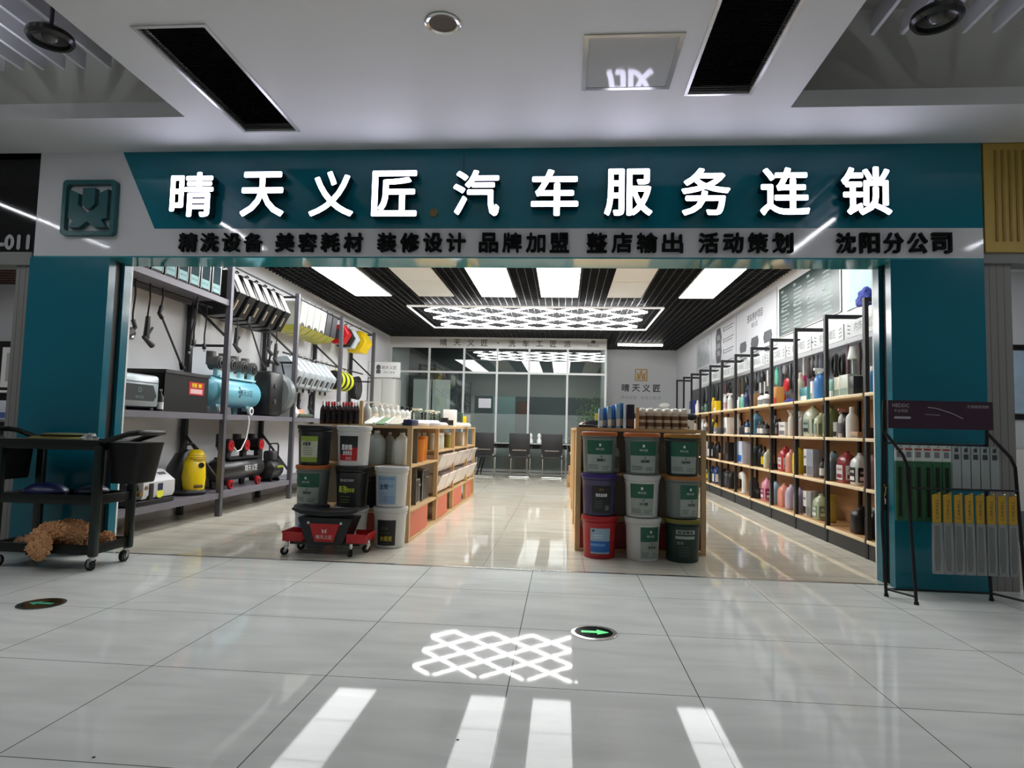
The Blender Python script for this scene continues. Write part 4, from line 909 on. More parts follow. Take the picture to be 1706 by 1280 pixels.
for i, (y, c, n) in enumerate(((7.6, '#c4c7ba', 'pale'), (7.75, '#d8dad2', 'white'), (7.9, '#c9ccc0', 'pale'), (8.05, '#dadcd6', 'white'), (8.65, '#a9a95c', 'yellow-green'), (8.85, '#c2b62f', 'yellow'))):
    o = thing('product_jar', '%s jar on the island shelf, %s from the orange tub' % (n, NTH[i]), 'jar', (-1.55, y, .821))
    MB().lathe([(.055, 0), (.06, .01), (.06, .15), (.05, .17)], 18).build('jar', mat('jar_'+c[1:], c, .35), o); MB().lathe([(.056, .17), (.056, .20)], 18).build('lid', M_WHITE, o)
for i, y in enumerate((7.65, 7.95, 8.7, 9.0)):
    carton('white carton behind the island jars, %s from the front' % NTH[i], (-1.78, y, .821), (.12, .22, .20), M_WHITE, M_GREY, side='-x')
for i, y in enumerate((9.85, 10.05, 10.25)): carton('black-printed white carton at the island end, %s from the yellow jar' % NTH[i], (-1.6, y, .821), (.16, .17, .2-.02*i), M_WHITE, M_INKK) if i < 2 else None
ip(MB().box(WX-.5, WX-.002, 3.62, 4.41, .80, .82), 'shelf')
m_bin = mat('bin_clear', '#d9ccc4', .15, spec=.6); m_brim = mat('bin_rim', '#e6d8d0', .4)
for j, z in enumerate((.57, .33)):
    for i in range(6):
        y, hw = ((7.66, .25), (8.20, .25), (8.79, .26), (9.35, .26), (9.87, .185), (10.26, .185))[i]
        t = thing('tilt_bin', 'clear tilted bin in the island, %s row, %s from the orange tub' % (('upper', 'lower')[j], NTH[i]), 'bin', (-1.52, y, z), 0, 'tilt bins in the island')
        MB().prism([(-.12, 0), (.06, .0), (.135, .20), (.125, .20), (.05, .012), (-.12, .012)], -hw+.01, hw-.01).build('front', m_bin, t)
        for s in (-hw, hw-.01): MB().prism([(-.12, 0), (.06, 0), (.135, .20), (-.12, .20)], s, s+.01).build('side', m_brim, t)
        MB().ball((.0, -.08, .06), .05, 10, (1, 1.3, .9)).ball((.01, .07, .06), .048, 10, (1, 1.3, .9)).build('contents', mat('bin_contents', '#a8a09a', .7), t)
        MB().box(.128, .138, -hw, hw, .193, .203).build('rim', m_brim, t)
# things on the island's top
ZT = 1.101
m_wine = mat('bottle_wine', '#2a1216', .2); m_wlab = mat('wine_label', '#1a1218', .5)
for r_ in range(2):
    for i in range(7):
        x = -2.36+.058*i
        bottle('wine-dark bottle on the island, %s row, %s from the rack' % (('front', 'rear')[r_], NTH[i]), (x, 6.18+.09*r_, ZT), m_wine, .22, .026, M_RED if (i+r_) % 3 else M_WHITE, m_wlab, 'cap', 'spray_bottle', 'dark bottles on the island top')
m_clr = mat('bottle_frost', '#c3c7c2', .25)
for i in range(9):
    bottle('frosted white-topped bottle behind the upstand board, %s along the island' % NTH[i], (-1.99, 6.42+.24*i, ZT), m_clr, .24, .045, M_WHITE if i < 6 else M_BLACK, M_WHITE if i % 2 else None, 'pump' if i < 5 else 'cap', 'pump_bottle', 'frosted bottles on the island top')
def tray(label, x0, x1, col, edge):
    t = thing('slanted_tray', label, 'tray', ((x0+x1)/2, 6.23, ZT)); a = (x1-x0)/2
    MB().prism([(-.16, 0), (.16, 0), (.16, .075), (-.16, .012)], -a, a, 'x').build('bed', col, t)
    for s in (-a-.006, a-.006): MB().prism([(-.17, 0), (.17, 0), (.17, .088), (-.17, .022)], s, s+.012, 'x').build('side', edge, t)
    return t
tray('white slanted tray next to the upstand board on the island top', -1.90, -1.815, mat('tray_white', '#cfd4c4', .5), M_WHITE)
tray('green slanted tray on the island top', -1.80, -1.70, mat('tray_green', '#3f7a2c', .5), M_WHITE)
tray('beige slanted tray on the island top', -1.685, -1.545, mat('tray_beige', '#bdb8a4', .5), M_WHITE)
o = MB().box(-.045, .045, -.14, .14, 0, .06, .012).build('navy_pouch', mat('pouch_navy', '#1a2450', .5), None, (-1.488, 6.23, ZT)); tag(o, 'navy pouch lying at the aisle corner of the island top', 'pouch')
o = MB().ball((0, 0, .045), .06, 14, (1.1, 1.4, .75)).cyl((.0, .05, .08), (.0, .12, .13), .012, 8).build('red_sprayer', M_RED, None, (-2.15, 8.95, 1.16)); tag(o, 'small red hand sprayer resting on the tub of cloths on the island top', 'sprayer')
o = MB().loft([(0, .2, .25), (.06, .22, .27)], 14, 3).build('grey_tub', mat('tub_grey', '#6f7a74', .5), None, (-2.15, 8.95, ZT)); tag(o, 'grey tub under the red sprayer on the island top', 'tub')
for i, (x, y, h, c, n) in enumerate(((-1.62, 7.05, .06, '#d8d9e4', 'folded white cloth pack nearest the island corner'), (-1.58, 7.5, .07, '#c9cbe0', 'folded lilac cloth pack on the island top'), (-1.58, 8.0, .05, '#e0e0e0', 'flat white cloth bundle midway on the island top'), (-1.5, 9.48, .06, '#dfdfd8', 'white crumpled packet near the far end of the island'))):
    o = MB().loft([(0, .13, .18), (h*.5, .14, .19), (h, .11, .15)], 14, 2.6).build('cloth_pack', mat('pack_'+c[1:], c, .7, noise=.1, nscale=25), None, (x, y, ZT)); tag(o, n, 'cloth pack')
m_gl = glass_mat('jar_glass', '#dfe6df', .06)
for i, (x, y) in enumerate(((-1.80, 7.85), (-1.78, 8.5), (-1.80, 9.0))):
    t = thing('glass_jar', 'glass jar with pale lid on the island top, %s from the navy pouch' % NTH[i], 'jar', (x, y, ZT))
    MB().lathe([(.07, 0), (.075, .01), (.075, .16), (.06, .19)], 18, cap=False).build('glass', m_gl, t); MB().lathe([(.064, .19), (.064, .215)], 16).build('lid', mat('lid_cream', '#cfd0bc', .4), t)
for i, (x, y, s, c, n) in enumerate(((-1.62, 8.75, (.09, .09, .12), M_BLACK, 'small black box before the white display pack on the island'), (-1.6, 9.05, (.16, .22, .24), M_WHITE, 'white upright display pack on the island top'), (-1.62, 9.80, (.14, .2, .22), mat('pack_green', '#213a2c', .5), 'dark green box beside the white display pack on the island'), (-1.58, 10.1, (.1, .1, .17), M_YEL, 'small yellow box at the far end of the island top'), (-1.55, 10.33, (.1, .1, .2), M_GREY, 'small grey stand at the far end of the island top'))):
    carton(n, (x, y, ZT), s, c, M_GREY if c is not M_WHITE else M_INKK, side='-y')

# second island
U0, U1 = .125, 1.30
is2 = thing('display_island', 'wooden display island behind the nine stacked buckets', 'display island', (U0, 6.0, 0)); WX2 = U1-U0
def jp(mb, n, m=M_WOOD): return mb.build(n, m, is2)
jp(MB().box(0, WX2, 0, 4.4, 1.095, 1.125), 'top'); jp(MB().box(0, WX2, 0, 4.4, 0, .03), 'base_board')
for x in (0, WX2-.045):
    for y in (0, 1.45, 2.9, 4.36): jp(MB().box(x, x+.045, y, y+.04, .03, 1.095), 'upright')
jp(MB().box(.045, WX2-.045, .25, .265, .03, 1.095), 'back_panel', mat('panel_gap_shade', '#8b8579', .5)); jp(MB().box(.045, WX2-.045, .005, .25, .27, .29), 'shelf'); jp(MB().box(.045, WX2-.045, .005, .25, .69, .71), 'shelf')  # back panel shares the darkened colour that paints in the gap shade
jp(MB().box(.045, WX2-.045, .006, .02, .04, .26), 'front_drawer', mat('drawer_red', '#8e2420', .45)); jp(MB().box(.015, .03, .05, 4.36, .03, 1.09), 'side_panel')
jp(MB().box(.548, .575, .05, .09, 1.125, 1.32), 'upstand')
for i, x in enumerate((.48, .84)):
    bottle('grey bottle glimpsed between the bucket stacks, %s from the aisle' % NTH[i], (x, 6.13, .711), m_cl, .30, .055, M_WHITE, M_GREY, 'cap')
ZI = 1.126
m_cy = mat('box_blue', '#3d86c4', .4, noise=.25, nscale=14); m_pb = mat('box_pale_blue', '#8fb4d6', .45, noise=.15, nscale=14)
for i in range(6):
    c = (m_pb, m_cy)[i % 2]
    carton('blue printed carton in the upright row on the second island, %s from the aisle' % NTH[i], (.355+.04*i, 6.22+.1*(i % 2), ZI), (.036, .16, .18+.012*i), c, M_WHITE, side='-y', grp='blue cartons on the second island')
carton('tall navy picture carton at the upstand of the second island', (.625, 6.20, ZI), (.068, .12, .235), mat('box_navy', '#1b2238', .4, noise=.3, nscale=20), mat('box_brown', '#5a3f38', .5), side='-y') if False else carton('tall navy picture carton against the upstand of the second island', (.632, 6.20, ZI), (.07, .12, .225), mat('box_navy', '#1b2238', .4, noise=.3, nscale=20), mat('box_brown', '#5a3f38', .5), side='-y')
m_drk = mat('drink_brown', '#6a5140', .35); m_fr = mat('cup_frost', '#c9c2b6', .35); m_dome = mat('dome_white', '#dcd8d0', .4)
d0 = None
for r_ in range(3):
    for i in range(6):
        l = 'brown-banded jar on the second island, %s from its upstand, %s row' % (NTH[i], NTH[r_]); loc = (.745+.0775*i, 6.2+.085*r_, ZI)
        if d0: dup(d0, l, loc); continue
        d0 = thing('banded_jar', l, 'jar', loc, 0, 'brown-banded jars on the second island')
        MB().lathe([(.034, 0), (.037, .008), (.037, .13), (.033, .15)], 18).build('body', m_fr, d0)
        for z in (.022, .085): MB().lathe([(.0376, z), (.0376, z+.038)], 18, cap=False).build('label_band', m_drk, d0)
        MB().lathe([(.034, .148), (.037, .155), (.036, .175), (.026, .192), (.001, .198)], 18).build('domed_lid', m_dome, d0)
t = thing('black_bag', 'black shoulder bag lying at the aisle end of the second island', 'bag', (.32, 6.56, ZI))
MB().loft([(0, .13, .07), (.04, .13, .07), (.075, .10, .05)], 16, 2.6).build('bag', mat('bag_black', '#16161a', .6), t); MB().tube([(-.1, -.06, .03), (-.12, -.11, .02), (.0, -.14, .012), (.08, -.10, .03)], .008, 6).build('strap', M_BLACK, t)
o = MB().box(-.09, .05, -.08, .06, 0, .025, .006).build('magazine_pile', mat('mag_black', '#232327', .4), None, (.235, 6.12, ZI)); tag(o, 'dark pile of leaflets at the aisle corner of the second island', 'leaflets')
o = MB().loft([(0, .06, .05), (.03, .06, .05), (.055, .03, .03)], 12, 2.4).build('skin_pouch', mat('pouch_pink', '#c99a80', .5), None, (.22, 6.75, ZI)); tag(o, 'pinkish pouch beside the black bag on the second island', 'pouch')
o = MB().box(-.03, .03, -.03, .03, 0, .15, .004).build('yellow_tin', mat('tin_yellow', '#d2bb4a', .4), None, (.36, 6.80, ZI)); tag(o, 'yellow tin standing behind the black bag on the second island', 'tin')
for i in range(5):
    o = MB().ball((0, 0, .035), .05, 12, (1.2, 1, .7)).build('black_sponge', mat('sponge_black', '#131318', .8), None, (.75+.13*i, 6.55, 1.222)); tag(o, 'black applicator pad behind the brown-banded jars, %s from the upstand' % NTH[i], 'applicator pad', 'black applicator pads')
carton('long flat white carton behind the brown-banded jars', (1.0, 6.57, ZI), (.58, .16, .094), M_WHITE, M_GREY, side='-y')
# ================================================================ RIGHT BOTTLE SHELVES
XS0, XS1 = 2.75, 3.14
sy = [5.35]+[6.14+.901*k for k in range(12)]
m_blk = mat('shelf_black', '#121213', .5); m_oak = mat('shelf_oak', '#b98f62', .5, noise=.14, nscale=5, stretch=(1, 1, 8)); m_plinth = mat('plinth_dark', '#28282a', .45, noise=.3, nscale=14, stretch=(1, 6, .4))
bs = thing('bottle_shelving', 'long black-framed wooden product shelving along the poster wall', 'shelving', (XS0, sy[0], 0)); D = XS1-XS0
def sp(mb, n, m): return mb.build(n, m, bs)
m_peg = mat('pegboard', '#57575c', .5)
SZ = (.17, .63, 1.085, 1.50)
for k in range(len(sy)):
    y = sy[k]-sy[0]
    sp(MB().box(0, .035, y-.025, y+.025, 0, 2.385), 'post', m_blk)
    sp(MB().box(.035, D-.002, y-.022, y+.022, 2.345, 2.385), 'top_bar', m_blk)
    sp(MB().box(D-.055, D-.031, y-.022, y+.022, .0, 1.47), 'post', m_blk)
for k in range(len(sy)-1):
    a, b = sy[k]-sy[0]+.023, sy[k+1]-sy[0]-.023
    for z in SZ:
        bd = sp(MB().box(.0, D-.03, a, b, z-.028, z), 'shelf_board', M_WOODL if z > 1.4 else m_oak)
        MB().box(-.012, 0, a, b, z-.030, z+.002, .004).build('edge_lip', M_WOODL, bd)
    sp(MB().box(.006, .02, a, b, .0, .14), 'plinth', m_plinth)
    sp(MB().box(D-.03, D-.012, a-.02, b+.02, .14, 1.47), 'back_board', m_oak)
    sp(MB().box(D-.03, D-.018, a-.02, b+.02, 1.50, 2.12), 'pegboard', m_peg)
names = ['漆面护理区', '内饰护理区', '轮胎护理区', '玻璃护理区', '洗车工具区', '镀膜用品区', '毛巾海绵区', '喷壶工具区', '打蜡抛光区', '清洁用品区']
for k in range(10):
    a, b = sy[k]+.03, sy[k+1]-.03
    t = thing('shelf_sign', 'white category sign over the pegboard, %s bay from the entrance' % NTH[k], 'sign', (XS0+.215, (a+b)/2, 2.21), 0)
    h = (b-a)/2
    MB().box(-.006, .006, -h, h, -.085, .085).build('board', mat('sign_pale', '#c9cdcd', .5), t)
    mb = MB().text(names[k], (-.0062, 0, .012), .105, '-x', width=h*1.05)
    for q in (-1, 1):
        for z in (-.04, 0, .04): mb.add([(-.0072, q*h*.74, z-.012), (-.0072, q*h*.9, z+.002), (-.0072, q*h*.9, z+.014), (-.0072, q*h*.74, z)], [(0, 1, 2, 3)])
    mb.build('lettering', mat('sign_grey_ink', '#63686a', .5), t)
    MB().box(.006, D-.22, -.01, .01, .06, .08).build('bracket', m_blk, t)
BAY = lambda k: '%s bay from the entrance' % NTH[k]
ROW = ('bottom shelf', 'third shelf down', 'second shelf down', 'counter shelf')
def pos(k, t_, x=2.88):
    """t_ runs 0 at the far post of the bay to 1 at the near one; goods deeper on the board stand proportionally farther along"""
    t_ = .10+.92*t_
    return x, (sy[k+1]-.03-t_*(sy[k+1]-sy[k]-.06))*x/2.75
LC = {}
def liq(c): return mat('liquid_'+c.strip('#'), c, .22, spec=.6)
def put(k, row, t_, shape, desc, x=2.88, **kw):
    X, Y = pos(k, t_, x); z = SZ[row]+.001
    lab = '%s on the %s, %s' % (desc, ROW[row], BAY(k))
    if shape == 'jug': return jug(lab, (X, Y, z), **kw)
    if shape == 'carton': return carton(lab, (X, Y, z), **kw)
    return bottle(lab, (X, Y, z), **kw)
WH, BK, RD = M_WHITE, M_BLACK, M_RED
GRN = mat('label_sage', '#7f9387', .5); CRM = mat('jug_cream', '#c9ccae', .3); PAT = mat('patterned_print', '#1d1d1f', .5)
J = dict(h=.30, hw=.075, hd=.10)
# ---- bay 1 (nearest fully seen)
for k, row, t_, kind, desc, kw in [
 # bottom shelf
 (1, 0, .02, 'carton', 'upright yellow sheet pack', dict(sz=(.10, .03, .30), col=mat('sheet_yellow', '#c9b95a', .5), mk=WH)),
 (1, 0, .90, 'jug', 'black canister', dict(col=BK, h=.26, hw=.09, hd=.09)),
 (2, 0, .10, 'jug', 'dusky purple-grey canister', dict(col=liq('#8c8497'), **J)), (2, 0, .45, 'carton', 'black and white carton', dict(sz=(.12, .10, .28), col=WH, mk=PAT, text='车蜡')),
 (2, 0, .60, 'carton', 'plain grey carton', dict(sz=(.12, .13, .29), col=mat('carton_grey', '#9a9896', .5), mk=M_GREY)), (2, 0, .86, 'jug', 'pale green canister with grey label', dict(col=liq('#b9c7a4'), lab=GRN, labtext=('洗车', WH), h=.28, hw=.075, hd=.09)),
 (3, 0, .14, 'jug', 'clear blue canister', dict(col=liq('#9dbcd3'), h=.30, hw=.075, hd=.085)), (3, 0, .55, 'jug', 'salmon pink canister', dict(col=liq('#e0937f'), h=.30, hw=.075, hd=.10)), (3, 0, .88, 'jug', 'pale mauve canister', dict(col=liq('#c5b9cc'), h=.31, hw=.075, hd=.075)),
 (4, 0, .85, 'jug', 'pink canister with magenta label', dict(col=liq('#e29ab0'), lab=mat('label_magenta', '#9c2458', .5), labtext=('轮胎', WH), h=.32, hw=.075, hd=.10)), (4, 0, .40, 'jug', 'black squat canister', dict(col=BK, h=.14, hw=.085, hd=.12)), (4, 0, .05, 'jug', 'dark canister at the far post', dict(col=M_DGREY, h=.28, hw=.07, hd=.06)),
 (6, 0, .5, 'jug', 'dark grey canister', dict(col=M_DGREY, h=.3, hw=.09, hd=.14)), (6, 0, .1, 'carton', 'black box', dict(sz=(.14, .2, .3), col=BK, mk=M_DGREY)), (6, 0, .88, 'jug', 'black canister at the near post', dict(col=BK, h=.29, hw=.08, hd=.07)),
 (7, 0, .25, 'jug', 'navy canister', dict(col=liq('#1d2f55'), h=.3, hw=.08, hd=.1, lab=M_GREY)), (7, 0, .7, 'jug', 'dark blue canister', dict(col=liq('#24406e'), h=.32, hw=.08, hd=.1, lab=WH)),
 (8, 0, .2, 'bottle', 'dark bottle with yellow cap', dict(col=BK, h=.25, r=.045, capc=M_YEL, lab=GRN)), (8, 0, .5, 'bottle', 'black bottle with pale label', dict(col=BK, h=.27, r=.045, capc=BK, lab=WH)), (8, 0, .8, 'bottle', 'olive bottle', dict(col=liq('#66682a'), h=.25, r=.045, capc=BK, lab=M_YEL)),
 # third shelf down (z .63)
 (1, 1, .12, 'jug', 'blue-grey canister', dict(col=liq('#71868c'), h=.31, hw=.08, hd=.10)), (1, 1, .52, 'jug', 'dark red white-labelled canister', dict(col=liq('#8e3a3e'), lab=mat('label_white', '#d6d0cf', .5), labtext=('泡沫', mat('print_maroon', '#7d2433', .5)), h=.32, hw=.075, hd=.115)), (1, 1, .88, 'jug', 'white canister with black label', dict(col=liq('#d5dbd8'), lab=BK, labtext=('水蜡', WH), h=.31, hw=.075, hd=.09)),
 (2, 1, .04, 'jug', 'yellow canister', dict(col=liq('#d3bd2c'), h=.32, hw=.075, hd=.07)), (2, 1, .48, 'carton', 'white scroll-printed carton', dict(sz=(.12, .09, .31), col=WH, mk=PAT, text='镀膜')), (2, 1, .66, 'carton', 'plain grey-blue carton', dict(sz=(.12, .19, .31), col=mat('carton_bluegrey', '#9499a3', .5), mk=M_GREY)), (2, 1, .93, 'bottle', 'small white-labelled bottle', dict(col=M_DGREY, h=.22, r=.035, capc=BK, lab=WH)),
 (3, 1, .12, 'carton', 'small dark object box', dict(sz=(.12, .16, .08), col=BK, mk=M_DGREY)), (3, 1, .60, 'jug', 'red pale-shouldered canister', dict(col=liq('#b23a3f'), lab=mat('label_white', '#d6d0cf', .5), labtext=('洗车', RD), h=.32, hw=.075, hd=.10)), (3, 1, .90, 'jug', 'pinkish canister', dict(col=liq('#d79a8e'), h=.29, hw=.075, hd=.07)),
 (4, 1, .2, 'jug', 'dark canister', dict(col=mat('dark_cyan', '#2c3b40', .35), h=.31, hw=.08, hd=.09)), (4, 1, .48, 'bottle', 'tall black bottle', dict(col=BK, h=.32, r=.045, capc=BK)), (4, 1, .70, 'bottle', 'black bottle with yellow label', dict(col=BK, h=.3, r=.05, capc=BK, lab=M_YEL)), (4, 1, .93, 'jug', 'cream canister', dict(col=CRM, h=.26, hw=.07, hd=.05)),
 (5, 1, .60, 'carton', 'white carton with a blue emblem', dict(sz=(.16, .28, .35), col=mat('carton_mist', '#c3cbdd', .45), mk=mat('emblem_blue', '#2a63b5', .4))),
 (6, 1, .3, 'carton', 'brown carton', dict(sz=(.18, .3, .12), col=mat('cardboard', '#a47a50', .7), mk=mat('cardboard_print', '#8c6642', .7))), (6, 1, .75, 'carton', 'black tall carton', dict(sz=(.16, .22, .32), col=BK, mk=M_DGREY)),
 (7, 1, .2, 'jug', 'black canister with white band', dict(col=BK, lab=WH, h=.3, hw=.08, hd=.09)), (7, 1, .5, 'bottle', 'amber-topped dark bottle', dict(col=BK, h=.32, r=.05, capc=mat('cap_gold', '#b3872f', .4))), (7, 1, .8, 'bottle', 'black tapering bottle', dict(col=BK, h=.31, r=.055, capc=BK)),
 (8, 1, .2, 'bottle', 'white violet-labelled bottle', dict(col=WH, h=.31, r=.045, capc=WH, lab=mat('label_violet', '#8d88b5', .5))), (8, 1, .5, 'bottle', 'white bottle with grey label', dict(col=WH, h=.32, r=.045, capc=M_GREY, lab=M_GREY)), (8, 1, .8, 'bottle', 'pale lilac bottle', dict(col=liq('#bdb8cc'), h=.3, r=.045, capc=WH)),
 # second shelf down (z 1.085)
 (1, 2, .07, 'jug', 'olive green canister', dict(col=liq('#6f7d4c'), h=.33, hw=.08, hd=.10)), (1, 2, .26, 'carton', 'small white card with dark square', dict(sz=(.06, .09, .16), col=WH, mk=BK)), (1, 2, .40, 'bottle', 'white spray bottle with pink head', dict(col=WH, h=.30, r=.04, capc=mat('pink_head', '#d69aa0', .4), lab=M_GREY, kind='spray')), (1, 2, .52, 'bottle', 'black bottle', dict(col=BK, h=.26, r=.04, capc=BK, kind='spray')), (1, 2, .68, 'bottle', 'white pointed bottle', dict(col=WH, h=.31, r=.058, capc=WH)), (1, 2, .90, 'carton', 'low beige block', dict(sz=(.12, .15, .06), col=mat('block_beige', '#b08f6c', .6), mk=M_GREY)),
 (2, 2, .05, 'bottle', 'dusty white trigger bottle', dict(col=mat('sprayer_dusty', '#b7b0a5', .4), h=.30, r=.04, capc=WH, kind='spray')), (2, 2, .20, 'bottle', 'tan trigger bottle', dict(col=mat('sprayer_tan', '#a39a8a', .4), h=.30, r=.045, capc=WH, kind='spray')), (2, 2, .34, 'carton', 'dark slim carton', dict(sz=(.08, .07, .18), col=M_DGREY, mk=BK)), (2, 2, .60, 'jug', 'big clear cream canister', dict(col=liq('#c6cab3'), lab=GRN, labtext=('清洁', BK), h=.36, hw=.085, hd=.14)), (2, 2, .92, 'jug', 'cream canister at the near post', dict(col=CRM, lab=GRN, h=.27, hw=.08, hd=.055)),
 (3, 2, .12, 'bottle', 'small black bottle with grey cap', dict(col=BK, h=.27, r=.03, capc=M_GREY)), (3, 2, .22, 'bottle', 'small black bottle, second in line', dict(col=BK, h=.22, r=.03, capc=BK, lab=M_GREY)), (3, 2, .33, 'bottle', 'small dark bottle, third in line', dict(col=liq('#4c2b30'), h=.23, r=.035, capc=BK)), (3, 2, .62, 'carton', 'white printed carton', dict(sz=(.10, .24, .18), col=WH, mk=M_GREY, text='护理剂')), (3, 2, .88, 'bottle', 'slim white spray bottle', dict(col=WH, h=.33, r=.04, capc=WH, kind='spray')),
 (4, 2, .22, 'jug', 'light blue canister', dict(col=liq('#5d93b3'), h=.34, hw=.08, hd=.12)), (4, 2, .45, 'bottle', 'grey tin with white band', dict(col=M_DGREY, h=.2, r=.05, capc=M_GREY, lab=WH)), (4, 2, .63, 'bottle', 'dark tin with white band', dict(col=M_DGREY, h=.2, r=.05, capc=BK, lab=WH)), (4, 2, .82, 'bottle', 'black tin with grey band', dict(col=BK, h=.19, r=.05, capc=M_GREY, lab=M_GREY)),
 (5, 2, .10, 'bottle', 'tall white bottle', dict(col=WH, h=.34, r=.055, capc=WH)), (5, 2, .42, 'bottle', 'dark tin', dict(col=M_DGREY, h=.18, r=.045, capc=BK)), (5, 2, .6, 'bottle', 'black tin', dict(col=BK, h=.2, r=.045, capc=BK)), (5, 2, .82, 'bottle', 'blue bottle with white label', dict(col=liq('#2f5686'), h=.24, r=.045, capc=BK, lab=WH)),
 (6, 2, .5, 'carton', 'big white carton', dict(sz=(.16, .42, .29), col=WH, mk=M_GREY)),
 (7, 2, .25, 'bottle', 'bottle with lime cap', dict(col=BK, h=.28, r=.04, capc=mat('cap_lime', '#c8d43a', .4))), (7, 2, .55, 'bottle', 'yellow bottle', dict(col=M_YEL, h=.26, r=.04, capc=BK, lab=WH)), (7, 2, .8, 'carton', 'grey low carton', dict(sz=(.14, .2, .12), col=M_GREY, mk=WH)),
 (8, 2, .3, 'bottle', 'white trigger bottle', dict(col=WH, h=.3, r=.045, capc=WH, kind='spray')), (8, 2, .65, 'bottle', 'white capped bottle', dict(col=WH, h=.28, r=.045, capc=M_GREY, lab=M_GREY)), (9, 2, .5, 'bottle', 'white bottle with black cap', dict(col=WH, h=.27, r=.05, capc=BK)),
 # counter shelf
 (1, 3, .10, 'carton', 'mint patterned tin box', dict(sz=(.12, .11, .20), col=mat('mint_box', '#8fc0b2', .4, noise=.25, nscale=40), mk=WH)), (1, 3, .25, 'carton', 'teal patterned tin box', dict(sz=(.12, .11, .20), col=mat('teal_box', '#6ba999', .4, noise=.3, nscale=40), mk=WH)), (1, 3, .42, 'carton', 'speckled cream tin box', dict(sz=(.12, .13, .21), col=mat('cream_box', '#cfd0bb', .4, noise=.35, nscale=60), mk=GRN)), (1, 3, .62, 'carton', 'wide speckled tin box', dict(sz=(.12, .20, .22), col=mat('speckle_box', '#c3c9b8', .4, noise=.4, nscale=60), mk=GRN)), (1, 3, .84, 'carton', 'black upright case', dict(sz=(.12, .10, .19), col=BK, mk=M_DGREY)),
 (2, 3, .12, 'bottle', 'tall cream bottle', dict(col=mat('bottle_bone', '#c9bfa6', .4), h=.36, r=.05, capc=mat('bone_cap', '#d5ccb8', .4))), (2, 3, .46, 'carton', 'teal labelled tin box', dict(sz=(.14, .24, .16), col=mat('box_teal', '#4f8f96', .4), mk=WH)), (2, 3, .46, 'carton', 'tan carton behind the teal tin', dict(x=3.03, sz=(.07, .3, .14), col=mat('cardboard', '#a47a50', .7), mk=M_GREY)), (2, 3, .70, 'carton', 'slim white carton', dict(sz=(.1, .06, .22), col=WH, mk=GRN)), (2, 3, .86, 'bottle', 'blue spray bottle with white head', dict(col=liq('#3f77b5'), h=.36, r=.06, capc=WH, kind='spray')),
 (3, 3, .30, 'carton', 'orange-tan upright carton', dict(sz=(.1, .12, .24), col=mat('tan_pack', '#c28a44', .5), mk=M_RED)), (3, 3, .62, 'carton', 'low reddish wooden block', dict(x=3.0, sz=(.12, .5, .04), col=mat('block_terracotta', '#a5604a', .6), mk=mat('block_dark', '#7c4433', .6))),
 (4, 3, .25, 'carton', 'kraft carton', dict(sz=(.14, .22, .2), col=mat('cardboard', '#a47a50', .7), mk=mat('cardboard_print', '#8c6642', .7))), (4, 3, .55, 'bottle', 'white squat bottle', dict(col=WH, h=.2, r=.06, capc=BK, lab=M_GREY)), (4, 3, .82, 'bottle', 'white labelled bottle', dict(col=WH, h=.21, r=.06, capc=BK, lab=M_GREY)),
 (5, 3, .2, 'bottle', 'slim white bottle', dict(col=WH, h=.2, r=.04, capc=WH)), (5, 3, .45, 'bottle', 'mint green bottle', dict(col=liq('#6fb39d'), h=.24, r=.055, capc=WH)), (5, 3, .75, 'bottle', 'navy slim bottle', dict(col=liq('#2b3260'), h=.3, r=.04, capc=BK)),
 (6, 3, .25, 'bottle', 'white pink-labelled trigger bottle', dict(col=WH, h=.3, r=.045, capc=WH, lab=mat('label_rose', '#c9a0a8', .5), kind='spray')), (6, 3, .65, 'bottle', 'clear trigger bottle', dict(col=m_clr, h=.3, r=.045, capc=WH, kind='spray')),
 (7, 3, .3, 'bottle', 'tall yellow bottle', dict(col=mat('bottle_gold', '#d1a42e', .35), h=.28, r=.06, capc=M_YEL)), (7, 3, .72, 'carton', 'yellow and white carton', dict(sz=(.12, .2, .2), col=M_YEL, mk=WH)),
 (8, 3, .3, 'bottle', 'dark green bottle', dict(col=liq('#24453a'), h=.22, r=.06, capc=BK)), (8, 3, .7, 'bottle', 'smoky green bottle', dict(col=liq('#3f5a50'), h=.24, r=.055, capc=BK)), (9, 3, .3, 'carton', 'royal blue carton', dict(sz=(.12, .4, .3), col=mat('carton_royal', '#27348c', .4), mk=WH)), (9, 3, .8, 'bottle', 'white slim bottle', dict(col=WH, h=.3, r=.05, capc=WH)),
 (0, 3, .1, 'bottle', 'blue bottle', dict(col=liq('#3c7cab'), h=.26, r=.055, capc=WH)), (0, 1, .1, 'jug', 'rosy canister', dict(col=liq('#a27c7c'), h=.3, hw=.08, hd=.08)), (0, 2, .1, 'carton', 'dark low carton', dict(sz=(.14, .14, .1), col=BK, mk=M_DGREY)), (0, 0, .12, 'jug', 'cream-capped black canister', dict(col=BK, h=.28, hw=.08, hd=.09, capc=CRM)),
]:
    put(k, row, t_, kind, desc, **kw)
# white elbow pipe
t = thing('pipe_elbow', 'white plastic pipe elbow on the bottom shelf, %s' % BAY(5), 'pipe', (2.88, pos(5, .6)[1], SZ[0]+.001))
MB().tube([(0, 0, .012), (0, 0, .2), (-.01, .015, .26), (-.02, .05, .29), (-.02, .10, .28), (-.02, .12, .22)], .045, 14).build('pipe', WH, t); MB().lathe([(.08, 0), (.08, .012), (.05, .014)], 18).build('flange', WH, t)
